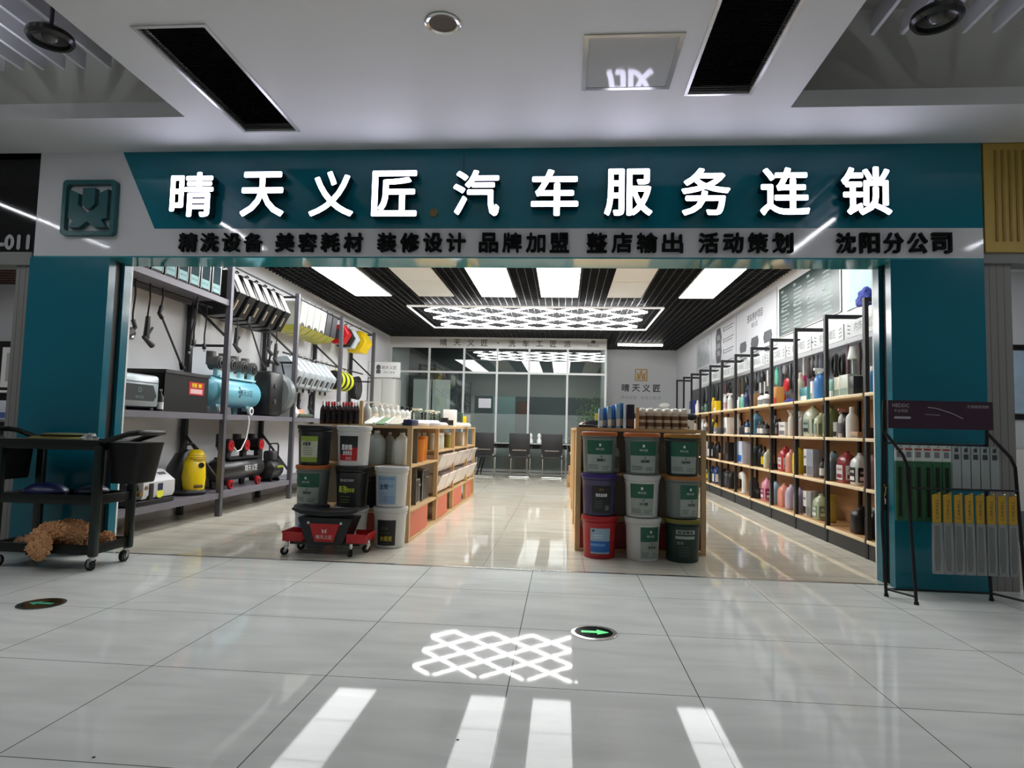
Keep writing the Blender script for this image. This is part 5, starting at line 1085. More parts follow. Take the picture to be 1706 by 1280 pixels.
# blue cloth on the counter
o = MB().loft([(0.001, .07, .10), (.03, .07, .10), (.055, .04, .05)], 14, 2.2).build('blue_cloth', mat('cloth_royal', '#202c78', .8, bump=.3, nscale=30), None, (2.88, pos(3, .84)[1], SZ[3]+.001)); tag(o, 'crumpled royal blue cloth on the counter shelf of the shelving', 'cloth')
# ---- pegboard goods
XP = XS1-.045
def peg(kind, k, t_, z, label, c=M_BLACK, c2=None, s=1.0):
    _, y = pos(k, t_, XP-.05); nm = {'brush': 'hand_brush', 'mitt': 'wash_mitt', 'gun': 'air_gun', 'pad': 'foam_pad', 'cord': 'cord_hank', 'pot': 'plastic_cup', 'clip': 'nozzle_set', 'strip': 'hanging_strip'}[kind]
    t = thing(nm, '%s on the pegboard, %s' % (label, BAY(k)), nm.replace('_', ' '), (XP-.05, y, z))
    MB().tube([(.038, 0, .02), (-.01, 0, .02), (-.02, 0, .035)], .003, 5).build('hook', M_STEEL, t)
    if kind == 'brush':
        MB().cyl((-.01, 0, .03), (-.01, 0, -.20*s), .011, 8).build('handle', c2 or c, t)
        MB().box(-.035, .015, -.045*s, .045*s, -.34*s, -.20*s, .012).build('bristle_head', c, t)
    elif kind == 'mitt': MB().loft([(-.3*s, .02, .03), (-.25*s, .03, .055), (-.06*s, .03, .05), (.0, .015, .03), (.025, .006, .012)], 14, 2.2).build('mitt', c, t)
    elif kind == 'pad': MB().lathe([(.001, -.03), (.06*s, -.028), (.075*s, 0), (.06*s, .02), (.001, .024)], 18, (0, 0, -.06*s), 'x').build('pad', c, t)
    elif kind == 'gun':
        MB().tube([(-.01, 0, .03), (-.01, 0, -.08), (-.012, .02, -.16)], .016, 8).build('grip', c, t); MB().cyl((-.01, -.09*s, -.02), (-.01, .13*s, .0), .016, 8, .01).build('barrel', c2 or M_DGREY, t)
    elif kind == 'cord':
        mb = MB()
        for q in range(4): mb.tube([(-.02+.01*q, (.055+.008*q)*math.sin(a), -.09+(.11+.01*q)*math.cos(a)) for a in [2*PI*j/14 for j in range(14)]], .007, 5, True)
        mb.build('loops', c, t)
    elif kind == 'pot': MB().lathe([(.035, -.01), (.06, -.14), (.055, -.15), (.001, -.15)], 18).build('cup', c, t); MB().cyl((-.02, -.02, -.15), (-.02, -.02, -.30), .008, 6).build('spout', c, t)
    elif kind == 'clip':
        MB().bx((-.01, 0, -.05), (.02, .09, .12), .006).build('card', c, t); MB().cyl((-.03, 0, -.02), (-.03, 0, -.1), .02, 10).build('nozzle', c2 or M_GREY, t)
    else: MB().box(-.02, .0, -.03*s, .03*s, -.33*s, .01, .006).build('strip', c, t)
mg = mat('mint_foam', '#5fb89a', .8); lm = mat('lime_foam', '#c3d29a', .8); pk = mat('magenta_brush', '#b23a6a', .6); gy = mat('slate_mitt', '#4a4f58', .8); br = mat('brown_mitt', '#3f2f2c', .8); rs = mat('strip_maroon', '#4a2c34', .6)
for a in [
 ('pot', 1, .74, 2.06, 'white hanging cup', WH), ('cord', 1, .20, 1.98, 'black coiled cord, far one', BK), ('cord', 1, .42, 1.96, 'black coiled cord, near one', BK), ('strip', 1, .60, 2.07, 'dark brown strip of wipers', rs), ('strip', 1, .92, 2.06, 'narrow maroon strip', br), ('gun', 1, .16, 1.68, 'silver-barrelled spray gun', M_GREY, M_STEEL), ('clip', 1, .90, 1.69, 'white nozzle card', WH, WH), ('gun', 1, .62, 1.72, 'brass-grey long air gun', M_DGREY, M_STEEL),
 ('brush', 2, .28, 2.06, 'pink brush with white handle', pk, WH), ('mitt', 2, .47, 2.05, 'brown wash mitt', br, None, .8), ('mitt', 2, .62, 2.06, 'black wash mitt', BK, None, .8), ('mitt', 2, .77, 2.05, 'charcoal wash mitt', M_DGREY, None, .8), ('pad', 2, .66, 1.74, 'small black foam pad', BK, None, .9), ('pad', 2, .90, 1.70, 'white round foam pad', WH, None, .7), ('mitt', 2, .93, 2.06, 'slate wash mitt', gy, None, .8),
 ('mitt', 3, .22, 2.05, 'mint green drying mitt', mg, None, .8), ('mitt', 3, .42, 2.05, 'slate grey drying mitt', gy, None, .95), ('pad', 3, .64, 2.06, 'grey foam pad', M_GREY), ('mitt', 3, .22, 1.76, 'pale lime mitt', lm, None, .8), ('pad', 3, .70, 1.86, 'upper red foam pad', RD, None, 1.3), ('pad', 3, .50, 1.68, 'lower red foam pad', RD, None, 1.0), ('strip', 3, .88, 2.05, 'black strip of clips', BK),
 ('mitt', 4, .2, 2.05, 'black mitt, far one', BK, None, .9), ('mitt', 4, .4, 2.05, 'slate mitt, middle one', gy, None, .5), ('mitt', 4, .6, 2.05, 'black mitt, near one', BK, None, .5), ('strip', 4, .92, 2.05, 'pale-tipped brush strip', WH, None, .7), ('brush', 4, .5, 1.87, 'white-handled dark brush', M_DGREY, WH), ('brush', 4, .75, 1.87, 'second white-handled dark brush', M_DGREY, WH),
 ('mitt', 5, .25, 2.05, 'dark brown mitt', br), ('mitt', 5, .5, 2.05, 'olive dark mitt', mat('olive_dark', '#35382a', .8)), ('mitt', 5, .75, 2.05, 'black hanging mitt', BK, None, .6), ('brush', 5, .87, 1.87, 'blue-handled brush', M_DGREY, mat('handle_blue', '#3c4d8c', .5)),
 ('mitt', 6, .3, 2.05, 'maroon mitt', rs), ('cord', 6, .65, 2.0, 'dark hose loop', BK), ('mitt', 7, .3, 2.05, 'dark green mitt', mat('green_dark', '#1f2f26', .8)), ('mitt', 7, .7, 2.05, 'black furry mitt', BK), ('mitt', 8, .4, 2.05, 'black long mitt', BK), ('mitt', 8, .75, 2.05, 'dark slate mitt', gy)]:
    peg(a[0], a[1], a[2], a[3], a[4], a[5], a[6] if len(a) > 6 else None, a[7] if len(a) > 7 else 1.0)
# ---- posters and boards on the right wall
def poster(label, y0, y1, z0, z1, base, fn, name='wall_poster'):
    t = thing(name, label, 'poster', (XR, (y0+y1)/2, (z0+z1)/2)); a, b = (y1-y0)/2, (z1-z0)/2
    MB().box(-.012, -.001, -a, a, -b, b).build('board', base, t); mb, ms = fn(a, b)
    mb.build('printing', ms, t); return t
m_pg = mat('poster_green', '#12302a', .28, spec=.3); m_pw2 = mat('poster_white', '#bfc1c5', .4); m_pi = mat('poster_ink', '#3d4146', .5); m_pt = mat('poster_text', '#8fa39a', .5)
def menu(a, b):
    mb = MB()
    for c in range(4):
        y = a*.88-c*a*.46
        for r_ in range(2):
            z = b*.80-r_*b*.78
            mb.box(-.0135, -.0125, y-.09, y, z-.02, z+.015)
            for q in range(5): mb.box(-.0135, -.0125, y-.10-.26*(.5+.5*((q*37+c*11+r_*5) % 7)/7), y-.02, z-.085-.055*q, z-.07-.055*q)
    mb.mi(1).box(-.014, -.012, -a, a, b-.008, b).box(-.014, -.012, -a, a, -b, -b+.008).box(-.014, -.012, -a, -a+.03, -b, b).box(-.014, -.012, a-.03, a, -b, b)
    return mb, [m_pt, WH]
poster('large dark green menu board above the bottle shelves', 7.55, 9.70, 2.52, 3.24, m_pg, menu)
def title(a, b):
    mb = MB().text('洗车养护项目', (-.0125, .0, b*.45), .15, '-x', bold=.002).text('晴天义匠', (-.0125, 0, b*.12), .09, '-x')
    for c in (-1, 0, 1):
        y = c*a*.62; mb.prism([(y-.22, -.25), (y-.17, -.16), (y+.17, -.16), (y+.22, -.25), (y+.17, -.34), (y-.17, -.34)], -.0135, -.0125, 'x')
        for q in range(3): mb.box(-.0135, -.0125, y-.22, y+.2-.05*q, -.42-.05*q, -.40-.05*q)
    return mb, [m_pi]
poster('white poster with a title and three dark hexagon tabs beside the green menu board', 9.78, 12.0, 2.44, 3.3, m_pw2, title)
def car(a, b):
    mb = MB(); y0 = .35
    mb.prism([(y0-.16, -b*.8), (y0-.26, -b*.3), (y0-.22, .0), (y0-.26, b*.4), (y0-.15, b*.85), (y0+.15, b*.85), (y0+.26, b*.4), (y0+.22, 0), (y0+.26, -b*.3), (y0+.16, -b*.8)], -.0135, -.0125, 'x')
    mb.mi(1)
    for z in (-b*.45, -b*.1, b*.3): mb.prism([(y0-.14, z), (y0+.14, z), (y0+.11, z+.1), (y0-.11, z+.1)], -.0145, -.0135, 'x')
    mb.mi(0)
    for q in range(4):
        z = b*.65-q*.22; mb.box(-.0135, -.0125, -.10, -.05, z-.05, z+.05)
        for r_ in range(2): mb.box(-.0135, -.0125, -a*.85+.1*r_, -.15, z+.01-.05*r_, z+.025-.05*r_)
    return mb, [m_pi, M_GREY]
poster('white poster with a dark car seen from above and bullet lines', 12.06, 14.0, 2.44, 3.3, m_pw2, car)
def photo(a, b):
    mb = MB().box(-.0135, -.0125, -a*.8, a*.8, -b*.6, b*.7); mb.mi(1)
    for q in range(3): mb.box(-.0135, -.0125, -a*.6, a*.6-.2*q, -b*.75-.04*q, -b*.73-.04*q)
    return mb, [mat('photo_grey', '#9aa0a3', .4, noise=.5, nscale=6), m_pi]
poster('pale picture poster farthest along the right wall', 14.06, 15.6, 2.44, 3.3, m_pw2, photo)
poster('pale teal picture board nearest the padlocked pillar', 5.55, 7.42, 2.50, 3.24, mat('board_pale', '#93b0b2', .35), lambda a, b: (MB().box(-.0135, -.0125, -a*.1, a*.9, -b*.8, b*.85).mi(1).text('洗车工匠派', (-.0138, a*.35, b*.5), .11, '-x'), [mat('photo_teal', '#7fa9ad', .35, noise=.4, nscale=3), m_pi]))
# ================================================================ BLACK SERVICE CART
ct = thing('service_cart', 'black three-tier service cart with side bins before the teal pillar by the logo', 'cart', (-3.75, 4.66, 0))
m_cart = mat('cart_black', '#0b0f0e', .4, spec=.4); m_cpost = mat('cart_post', '#10201c', .3)
HX, HY = .385, .20
def cp(mb, n, m=m_cart, p=ct): return mb.build(n, m, p)
for z, h in ((.115, .07), (.47, .07), (.865, .075)):
    mb = MB().box(-HX, HX, -HY, HY, z, z+.015, .004)
    mb.box(-HX-.01, HX+.01, -HY-.01, -HY+.01, z, z+h, .006).box(-HX-.01, HX+.01, HY-.01, HY+.01, z, z+h, .006).box(-HX-.01, -HX+.01, -HY, HY, z, z+h, .006).box(HX-.01, HX+.01, -HY, HY, z, z+h, .006)
    cp(mb, 'tray')
for x in (-1, 1):
    for y in (-1, 1):
        cp(MB().box(x*HX-.03, x*HX+.03, y*(HY-.01)-.025, y*(HY-.01)+.025, .10, .90, .012), 'post', m_cpost)
        ca = MB().cyl((0, 0, .075), (0, 0, .10), .02, 10).prism([(-.028, .035), (-.02, .078), (.024, .078), (-.012, .03)], -.022, -.017).prism([(-.028, .035), (-.02, .078), (.024, .078), (-.012, .03)], .017, .022).build('caster', M_STEEL, ct, (x*(HX-.01), y*(HY-.02), 0), .6*x+y)
        wl = MB().cyl((-.02, -.014, .042), (-.02, .014, .042), .042, 18).build('wheel', M_RUB, ca); MB().cyl((-.02, -.016, .042), (-.02, .016, .042), .022, 12).build('hub', M_GREY, wl)
for s in (-1, 1):
    cp(MB().tube([(s*HX, -.17, .925), (s*(HX+.20), -.17, .99), (s*(HX+.26), -.15, 1.0), (s*(HX+.28), -.1, 1.0), (s*(HX+.28), .1, 1.0), (s*(HX+.26), .15, 1.0), (s*(HX+.20), .17, .99), (s*HX, .17, .925)], .02, 10), 'push_handle')
    b = MB().loft([(.625, .10, .14, s*(HX+.135), 0), (.64, .105, .145, s*(HX+.135), 0), (.90, .135, .17, s*(HX+.15), 0), (.925, .14, .175, s*(HX+.15), 0)], 20, 5)
    cp(b, 'side_bin', mat('bin_black', '#0a0909', .45, spec=.3))
    cp(MB().box(*sorted((s*(HX+.005), s*(HX+.05))), -.1, .1, .90, .93), 'bin_hook')
# things on the cart
t = thing('chamois_stack', 'stack of folded olive cloths on top of the black service cart', 'cloth', (-3.80, 4.64, .882))
MB().loft([(0, .22, .14), (.03, .24, .15), (.06, .23, .15), (.075, .19, .12)], 18, 3.5).build('lower_cloth', mat('cloth_olive', '#5f5a22', .75, noise=.2, nscale=8), t)
MB().loft([(.07, .14, .11, .02, 0), (.09, .17, .12, .02, 0), (.10, .12, .09, .03, 0)], 18, 3).build('upper_cloth', mat('cloth_moss', '#44471f', .75, noise=.2, nscale=8), t)
t = thing('plastic_wrap', 'crumpled clear plastic wrap beside the olive cloths on the service cart', 'plastic wrap', (-3.50, 4.54, .885))
R2 = random.Random(5); bm = bmesh.new(); bmesh.ops.create_icosphere(bm, subdivisions=3, radius=.055)
for v in bm.verts: v.co *= 1+R2.uniform(-.28, .28); v.co.z = v.co.z*.9+.05
m_ = MB().add([tuple(v.co) for v in bm.verts], [tuple(v.index for v in f.verts) for f in bm.faces]); bm.free(); m_.build('wrap', mat('clear_wrap', '#b9bcbc', .12, .0, alpha=.55), t, smooth=20)
def lump(label, name, cat, loc, r, sc_, col, seed, amp=.12, tuft=0, sub=4):
    Rr = random.Random(seed); bm = bmesh.new(); bmesh.ops.create_icosphere(bm, subdivisions=sub, radius=r)
    ph = [Rr.uniform(0, 6) for _ in range(6)]
    for v in bm.verts:
        p = v.co; k = 1+amp*(math.sin(p.x/r*2.3+ph[0])+math.sin(p.y/r*2.7+ph[1])+math.sin(p.z/r*3.1+ph[2]))/2
        v.co = p*k
        if tuft: v.co += p.normalized()*Rr.uniform(-tuft, tuft)
        v.co.x *= sc_[0]; v.co.y *= sc_[1]; v.co.z *= sc_[2]
    z0 = min(v.co.z for v in bm.verts)
    mb = MB().add([(v.co.x, v.co.y, max(v.co.z-z0, .0)) for v in bm.verts], [tuple(v.index for v in f.verts) for f in bm.faces]); bm.free()
    o = mb.build(name, col, None, loc, smooth=0 if tuft else 60); return tag(o, label, cat)
lump('crumpled blue cloth bundle stuffed above the first category sign', 'blue_cloth_bundle', 'cloth', (3.03, 6.72, 2.40), .085, (.9, 1.5, .95), mat('cloth_blue', '#35439a', .8, noise=.3, nscale=25, bump=.8), 12, .45, .012, 3)
m_nv = mat('bag_navy', '#141c4a', .35, noise=.25, nscale=10)
lump('navy blue bundled bag on the middle tier of the black cart', 'navy_bag', 'bag', (-3.86, 4.60, .487), .10, (1.6, 1.1, .62), m_nv, 3)
lump('smaller dark blue bag beside the navy bag on the black cart', 'dark_bag', 'bag', (-3.57, 4.68, .487), .08, (1.5, 1.2, .66), mat('bag_midnight', '#161a30', .3), 8)
m_mop = mat('chenille_tan', '#dba87a', .9, noise=.3, nscale=60); m_mop2 = mat('chenille_pale', '#cfa98a', .9, noise=.3, nscale=60)
def chenille(label, loc, lobes, m, seed, n=420, keep=lambda p: True):
    """shaggy cloth: soft lobes under a pelt of short chenille noodles"""
    Rr = random.Random(seed); mb = MB()
    for c, r in lobes: mb.lathe([(max(1e-4, math.sin(PI*j/8)), -math.cos(PI*j/8)) for j in range(9)], 16, cap=False); k0 = len(mb.v)-16*9; mb.v[k0:] = [(c[0]+p[0]*r[0]*.93, c[1]+p[1]*r[1]*.93, max(.002 if c[1] > -.15 else -1, c[2]+p[2]*r[2]*.93)) for p in mb.v[k0:]]
    for c, r in lobes:
        for q in range(int(n*(r[0]*r[1])**.5/.1)):
            d = Vector((Rr.gauss(0, 1), Rr.gauss(0, 1), Rr.gauss(0, 1))).normalized(); p = Vector((c[0]+d.x*r[0], c[1]+d.y*r[1], c[2]+d.z*r[2]))
            if p.z < .012 and keep(p) != 'low': continue
            if not keep(p): continue
            t_ = Vector((Rr.uniform(-1, 1), Rr.uniform(-1, 1), Rr.uniform(-1.2, .3))).normalized()*.016
            mb.tube([tuple(p-d*.006), tuple(p+t_*.5+d*.006), tuple(p+t_+d*.002)], .0055, 5)
    o = mb.build('chenille_cloth', m, None, loc, smooth=60); return tag(o, label, 'cloth')
chenille('big tan shaggy mop cloth spilling over the lowest tier of the black cart', (-3.63, 4.60, .136), [((-.02, 0, .105), (.15, .10, .10)), ((-.06, -.115, .15), (.10, .07, .05)), ((-.09, -.205, .06), (.09, .03, .11)), ((.06, -.02, .09), (.09, .06, .08))], m_mop, 4, 420, lambda p: ('low' if p.y < -.18 else True) if (p.y < -.18 or p.y > -.10 or p.z > .10) else False)
chenille('small tan shaggy cloth at the bin end of the lowest cart tier', (-3.47, 4.74, .136), [((0, 0, .05), (.055, .055, .05))], m_mop, 6, 300)
chenille('flat pale shaggy cloth trailing along the lowest cart tier', (-3.96, 4.62, .136), [((0, 0, .035), (.11, .09, .035)), ((-.07, .03, .02), (.06, .06, .022))], m_mop2, 9, 300)

# ================================================================ WIPER STAND
st = thing('wiper_stand', 'black tubular wiper display stand with dark purple header before the right teal pillar', 'display stand', (2.66, 4.66, 0))
st['label'] = 'black tubular wiper display stand with dark purple header before the padlocked teal pillar'
A = -.345; Bx = .345
for s, x in ((0, A), (1, Bx)):
    MB().tube([(x-.06, .09, 0), (x-.085, .08, .5), (x-.08, .07, 1.0), (x-.07, .06, 1.36)], .011, 8).build('rear_leg', M_BLACKM, st)
    MB().tube([(x+.035, -.11, 0), (x+.01, -.1, .6), (x, -.09, .92), (x-.015, -.07, .985), (x-.075, .055, 1.14)], .011, 8).build('front_leg', M_BLACKM, st)
    MB().cyl((x-.06, .09, .05), (x+.033, -.11, .05), .008, 8).build('foot_bar', M_BLACKM, st)
    for p in ((x-.06, .09), (x+.035, -.11)): MB().lathe([(.016, 0), (.013, .02)], 10, (*p, 0)).build('foot', M_RUB, st)
MB().cyl((A-.05, .09, .05), (Bx-.05, .09, .05), .008, 8).build('rear_bar', M_BLACKM, st)
MB().cyl((A+.005, -.1, .765), (Bx+.005, -.1, .765), .007, 8).build('hook_rail', M_BLACKM, st); MB().cyl((A-.08, .07, 1.06), (Bx-.08, .07, 1.06), .007, 8).build('hook_rail', M_BLACKM, st)
hd = MB().box(A-.05, Bx-.045, .045, .055, 1.165, 1.36).build('header_board', mat('header_purple', '#35202e', .35, noise=.35, nscale=5), st)
mb = MB().text('雨刮片', (A+.03, .0445, 1.325), .034, '-y').text('HEDDC', (A+.03, .0445, 1.325), .001, '-y') if False else MB().text('HEDDC', (A+.035, .0445, 1.325), .034, '-y', bold=.0006).text('专业雨刮', (A+.035, .0445, 1.288), .024, '-y').text('无骨静音雨刷', (Bx-.145, .0445, 1.325), .024, '-y')
mb.box(A-.01, A+.10, .044, .045, 1.232, 1.248).tube([(-.13, .043, 1.315), (-.07, .043, 1.308), (.03, .043, 1.275), (.1, .043, 1.24)], .003, 5).cyl((-.15, .043, 1.265), (-.05, .043, 1.262), .002, 5)
mb.build('printing', mat('header_print', '#a79ea6', .5), hd)
m_pk = mat('pack_film', '#b9c0bb', .12, alpha=.35); m_pgr = mat('pouch_green', '#285c3a', .4, noise=.3, nscale=12); m_pcard = mat('pack_card', '#c6ccc6', .45); m_psil = mat('pack_silver', '#9ea6a4', .35); m_pyel = mat('pack_yellow', '#b8922a', .4); m_rd2 = mat('print_red', '#a03a34', .5)
def pack(label, x, y, ztop, w_, h, kind, grp):
    t = thing('wiper_pack', label, 'wiper pack', (2.66+x, 4.66+y, ztop), 0, grp)
    MB().tube([(0, .02, -.01), (0, -.02, -.012), (0, -.035, 0)], .003, 5).build('hook', M_STEEL, t)
    if kind == 'green':
        MB().box(-w_/2, w_/2, -.006, .006, -.11, 0).build('header_card', m_pcard, t)
        m = MB().box(-w_*.3, w_*.3, -.0075, -.006, -.085, -.045); m.mi(1).box(-w_*.42, w_*.42, -.0075, -.006, -.035, -.022); m.build('card_print', [M_GREY, m_rd2], t)
        MB().box(-w_/2, w_/2, -.009, .009, -h, -.11).build('pouch', m_pgr, t); MB().box(-.01, .01, -.0135, -.0095, -h+.03, -.15).build('blade', M_BLACK, t)
    elif kind == 'silver':
        MB().box(-w_/2, w_/2, -.008, .008, -h, 0).build('pouch', m_psil, t); MB().box(-w_*.28, w_*.28, -.0095, -.008, -.09, -.055).box(-w_*.2, w_*.2, -.0095, -.008, -.04, -.015).build('card_print', M_DGREY, t)
    else:
        c = m_pyel
        MB().prism([(-w_*.42, -.02), (w_*.42, 0), (w_*.42, -.20), (-w_*.42, -.20)], -.006, .006).build('header_card', c, t)
        m = MB(); 
        V, F, ww, hh = glyphs('CARALL'); sc1 = .13/ww
        m.add([(-y_*w_*.32/hh, -.0068, -.11+x_*sc1) for x_, y_ in V], F)
        m.build('card_print', M_DGREY, t)
        MB().box(-w_/2, w_/2, -.010, .010, -h, -.20).build('pouch', m_pk, t); MB().prism([(-.014, -.22), (.014, -.22), (.02, -h+.1), (.012, -h+.02), (-.012, -h+.02), (-.02, -h+.1)], -.006, .006).build('blade', M_BLACK, t)
        MB().box(-w_/2, w_/2, -.004, .004, -h, -.2).build('backing_card', mat('pack_backing', '#77777a', .4), t)
for i in range(6):
    pack('green wiper pouch with white header on the upper row, %s from the shutter guide' % NTH[i], A+.01+.062*i, .03, 1.05,   .056, .52 if i < 6 else .3, 'green', 'green pouches on the wiper stand')
for i in range(5):
    pack('silver wiper pouch on the upper row, %s beside the green pouches' % NTH[i], A+.385+.062*i, .03, 1.05, .056, .30, 'silver', 'silver pouches on the wiper stand')
for i in range(8):
    pack('yellow-headed wiper pack on the lower row, %s counted from the green pouches' % NTH[i], A+.165+.068*i, -.128, .745, .058, .535, 'yellow', 'yellow packs on the wiper stand')
# padlock on the shutter guide
t = thing('padlock', 'black padlock with steel shackle hanging from the shutter guide of the pillar', 'padlock', (2.415, 5.10, .60))
MB().box(-.022, .018, -.012, .012, -.05, 0, .006).build('body', M_BLACK, t); MB().tube([(-.014, 0, 0), (-.014, 0, .035), (-.002, 0, .05), (.010, 0, .035), (.010, 0, 0)], .0045, 6).build('shackle', M_STEEL, t)
MB().tube([(.0, 0, .045), (.012, .0, .07), (.018, .0, .12), (.0, 0, .14)], .006, 6).build('hasp', mat('brass_dull', '#7a6a3c', .35, .8), t)

# ================================================================ NEIGHBOURING UNITS' CONTENTS
t = thing('wall_cabinet', 'black wall cabinet of frames in the unit beside the service cart', 'cabinet', (-7.3, 8.3, 0))
MB().box(-1.6, 1.9, .1, .28, 0, 2.15).build('carcass', mat('cab_black', '#141416', .4), t)
for z in (1.05, 1.45): MB().box(-1.6, 1.9, -.12, .1, z-.03, z).build('shelf', M_WHITE if z > 1.2 else M_GREY, t)
for i in range(5):
    p = thing('picture_frame', 'white framed picture on the black wall cabinet next door, %s from the gate' % NTH[i], 'picture', (-5.75-.62*i, 8.385, 1.78), 0, 'framed pictures next door')
    MB().box(-.22, .22, -.02, .01, -.28, .28).build('frame', M_WHITE, p); MB().box(-.15, .15, -.024, -.02, -.2, .2).box(-.11, .11, -.028, -.024, -.15, .15).build('picture', mat('picture_grey', '#a8aaac', .4), p)
    carton('white packaged product on the shelf next door, %s from the gate' % NTH[i], (-5.75-.62*i, 8.28, 1.452 if False else 1.0515), (.3, .16, .26), mat('carton_ice', '#c9cfd8', .5), mat('product_blue', '#4a66a0', .5), side='-y')
t = thing('wall_poster', 'pale blue poster in the unit beyond the ribbed gate', 'poster', (4.6, 7.59, 1.75)); MB().box(-.7, .7, -.01, .005, -.35, .35).build('sheet', mat('poster_ice', '#b9d3ea', .4, noise=.25, nscale=5), t); MB().box(-.75, .75, -.005, .006, -.42, -.36).box(-.75, .75, -.005, .006, .36, .42).build('frame', M_BLACK, t)
carton('white display chest under the pale blue poster next door', (4.7, 7.3, 0), (1.6, .5, 1.0), M_WHITE, M_GREY, side='-y')
# ================================================================ GLASS PARTITION, OFFICE AND LOGO WALL
YP = 16.3; PX0, PX1 = XL, 1.06
struct('trim_6', MB().box(PX0, PX1, YP-.05, YP+.05, 3.12, ZS), mat('header_white', '#cfcfcc', .25))
mb = MB()
hl = thing('beam_lettering', 'dark grey characters along the white beam over the glass partition', 'lettering', (-1.5, YP-.051, 3.26)); m_hi = mat('header_ink', '#4c4c4e', .4)
for k, ch in enumerate('晴天义匠·洗车工匠派'): MB().text(ch, (-1.60+.352*k, 0, 0), .19 if ch != '·' else .3, '-y', bold=.003).build('character', m_hi, hl)
MB().text('晴天义匠', (2.22, 0, -.04), .075, '-y').build('small_characters', m_hi, hl); MB().prism([(2.17, .03), (2.27, .03), (2.27, .10), (2.17, .10)], -.0025, -.001).build('small_emblem', m_hi, hl)
m_mul = mat('mullion_white', '#d3d6d6', .35)
mx_ = [PX0+.03, -3.465, -2.56, -1.707, -.89, .083, PX1-.02]
mb = MB()
for x in mx_: mb.box(x-.025, x+.025, YP-.03, YP+.03, 0, 3.12)
for z in (.04, 2.50): mb.box(PX0, PX1, YP-.028, YP+.028, z-.025, z+.025)
mb.box(PX1-.03, PX1, YP, YB, 3.1, ZS)
struct('window_1', mb, m_mul)
m_pane = glass_mat('partition_glass', '#e3eae6', .05); m_frost = mat('frost_film', '#93a09e', .35, alpha=.36)
for i in range(6):
    a, b = mx_[i]+.025, mx_[i+1]-.025
    struct('window_pane', MB().box(a, b, YP-.004, YP+.004, 2.525, 3.12), m_pane); struct('window_pane', MB().box(a, b, YP-.004, YP+.004, .065, 2.475), m_pane)
    o = MB().box(a, b, YP-.007, YP-.005, .07, 1.46).build('frost_film', m_frost); o['kind'] = 'structure'
struct('window_2', MB().box(PX1-.03, PX1, YP+.03, YB, 0, 3.1), mat('return_wall', '#b7babb', .4))
# office behind the glass
struct('wall_office', MB().box(XL, PX1-.03, YB-.03, YB, 0, ZS+.4), mat('office_wall', '#50565a', .6))
for i, (x, n) in enumerate(((-4.02, 'nearer the box sign'), (-3.47, 'away from the box sign'))):
    t = thing('whiteboard', 'white board panel behind the glass partition, the one %s' % n, 'whiteboard', (x, YB-.35, 1.65))
    MB().box(-.255, .255, 0, .03, -.75, .78).build('panel', mat('board_white', '#eef3f2', .4), t); MB().box(-.262, .262, -.004, .034, -.77, -.75).box(-.262, .262, -.004, .034, .78, .80).build('frame', M_STEEL, t)
    [MB().box(q-.02, q+.02, .0, .03, -1.65, -.77).build('leg', M_GREY, t) for q in (-.22, .22)]
t = thing('tall_cabinet', 'reddish brown tall cabinet behind the glass partition', 'cabinet', (-1.10, 17.6, 0)); MB().box(-.17, .17, 0, .4, 0, 1.84).build('body', mat('cab_brown', '#5a3a38', .4), t); MB().box(-.155, .155, -.012, 0, .1, 1.80).build('door', mat('cab_brown_door', '#643f3c', .35), t); MB().box(-.13, -.11, -.03, -.012, .9, 1.15).build('handle', M_STEEL, t)
t = thing('office_screen', 'pale blue-green office screen beside the brown cabinet behind glass', 'screen', (-1.60, 17.3, 0)); MB().box(-.30, .30, 0, .04, .35, 1.95).build('panel', mat('screen_blue', '#8ba3a6', .35), t); [MB().box(q-.02, q+.02, -.05, .1, 0, .35).build('foot', M_GREY, t) for q in (-.28, .28)]
o = MB().box(-.16, .16, -.001, .001, -.12, .12).build('notice', mat('notice_white', '#c9cbd4', .5), None, (-2.0, YP-.008, 1.72)); tag(o, 'small printed notice stuck on the glass partition', 'notice')
led('added_office_fill', -2.6, -1.4, 16.62, 17.22, ZS-.021, 15.0, 'added unseen fill light behind the glass partition beam', .008)  # unseen panel added to brighten the office and its boards
led('added_office_fill', -.6, .6, 16.62, 17.22, ZS-.021, 15.0, 'added unseen fill light nearer the logo wall behind the glass', .008)  # second added panel, hidden by the beam, lifting the office light
# logo wall
lw = thing('wall_logo', 'gold square emblem with dark company characters on the rear white wall', 'logo', (2.17, YB-.004, 2.32))
lg = MB(); A_, B_ = frame_pts(.17, .015), frame_pts(.145, .012); n = len(A_)
lg.add([(x, -.02, z+.37) for x, z in A_]+[(x, -.02, z+.37) for x, z in B_]+[(x, 0, z+.37) for x, z in A_]+[(x, 0, z+.37) for x, z in B_], [q for k in range(n) for q in ((k, (k+1) % n, n+(k+1) % n, n+k), (k, 2*n+k, 2*n+(k+1) % n, (k+1) % n), (n+k, n+(k+1) % n, 3*n+(k+1) % n, 3*n+k))])
for sx in (1, -1): lg.prism([(sx*.03, .25), (sx*.12, .25), (sx*.10, .34), (sx*.12, .44), (sx*.06, .40), (sx*.02, .33)], -.02, 0)
lg.prism([(-.03, .36), (.03, .36), (.03, .5), (-.03, .5)], -.02, 0)
lg.build('emblem', mat('emblem_gold', '#a8823c', .3, .4), lw)
mb = MB()
for k, ch in enumerate('晴天义匠'): mb.text(ch, (-.43+.29*k, -.001, 0), .23, '-y', bold=.006, lift=.006)
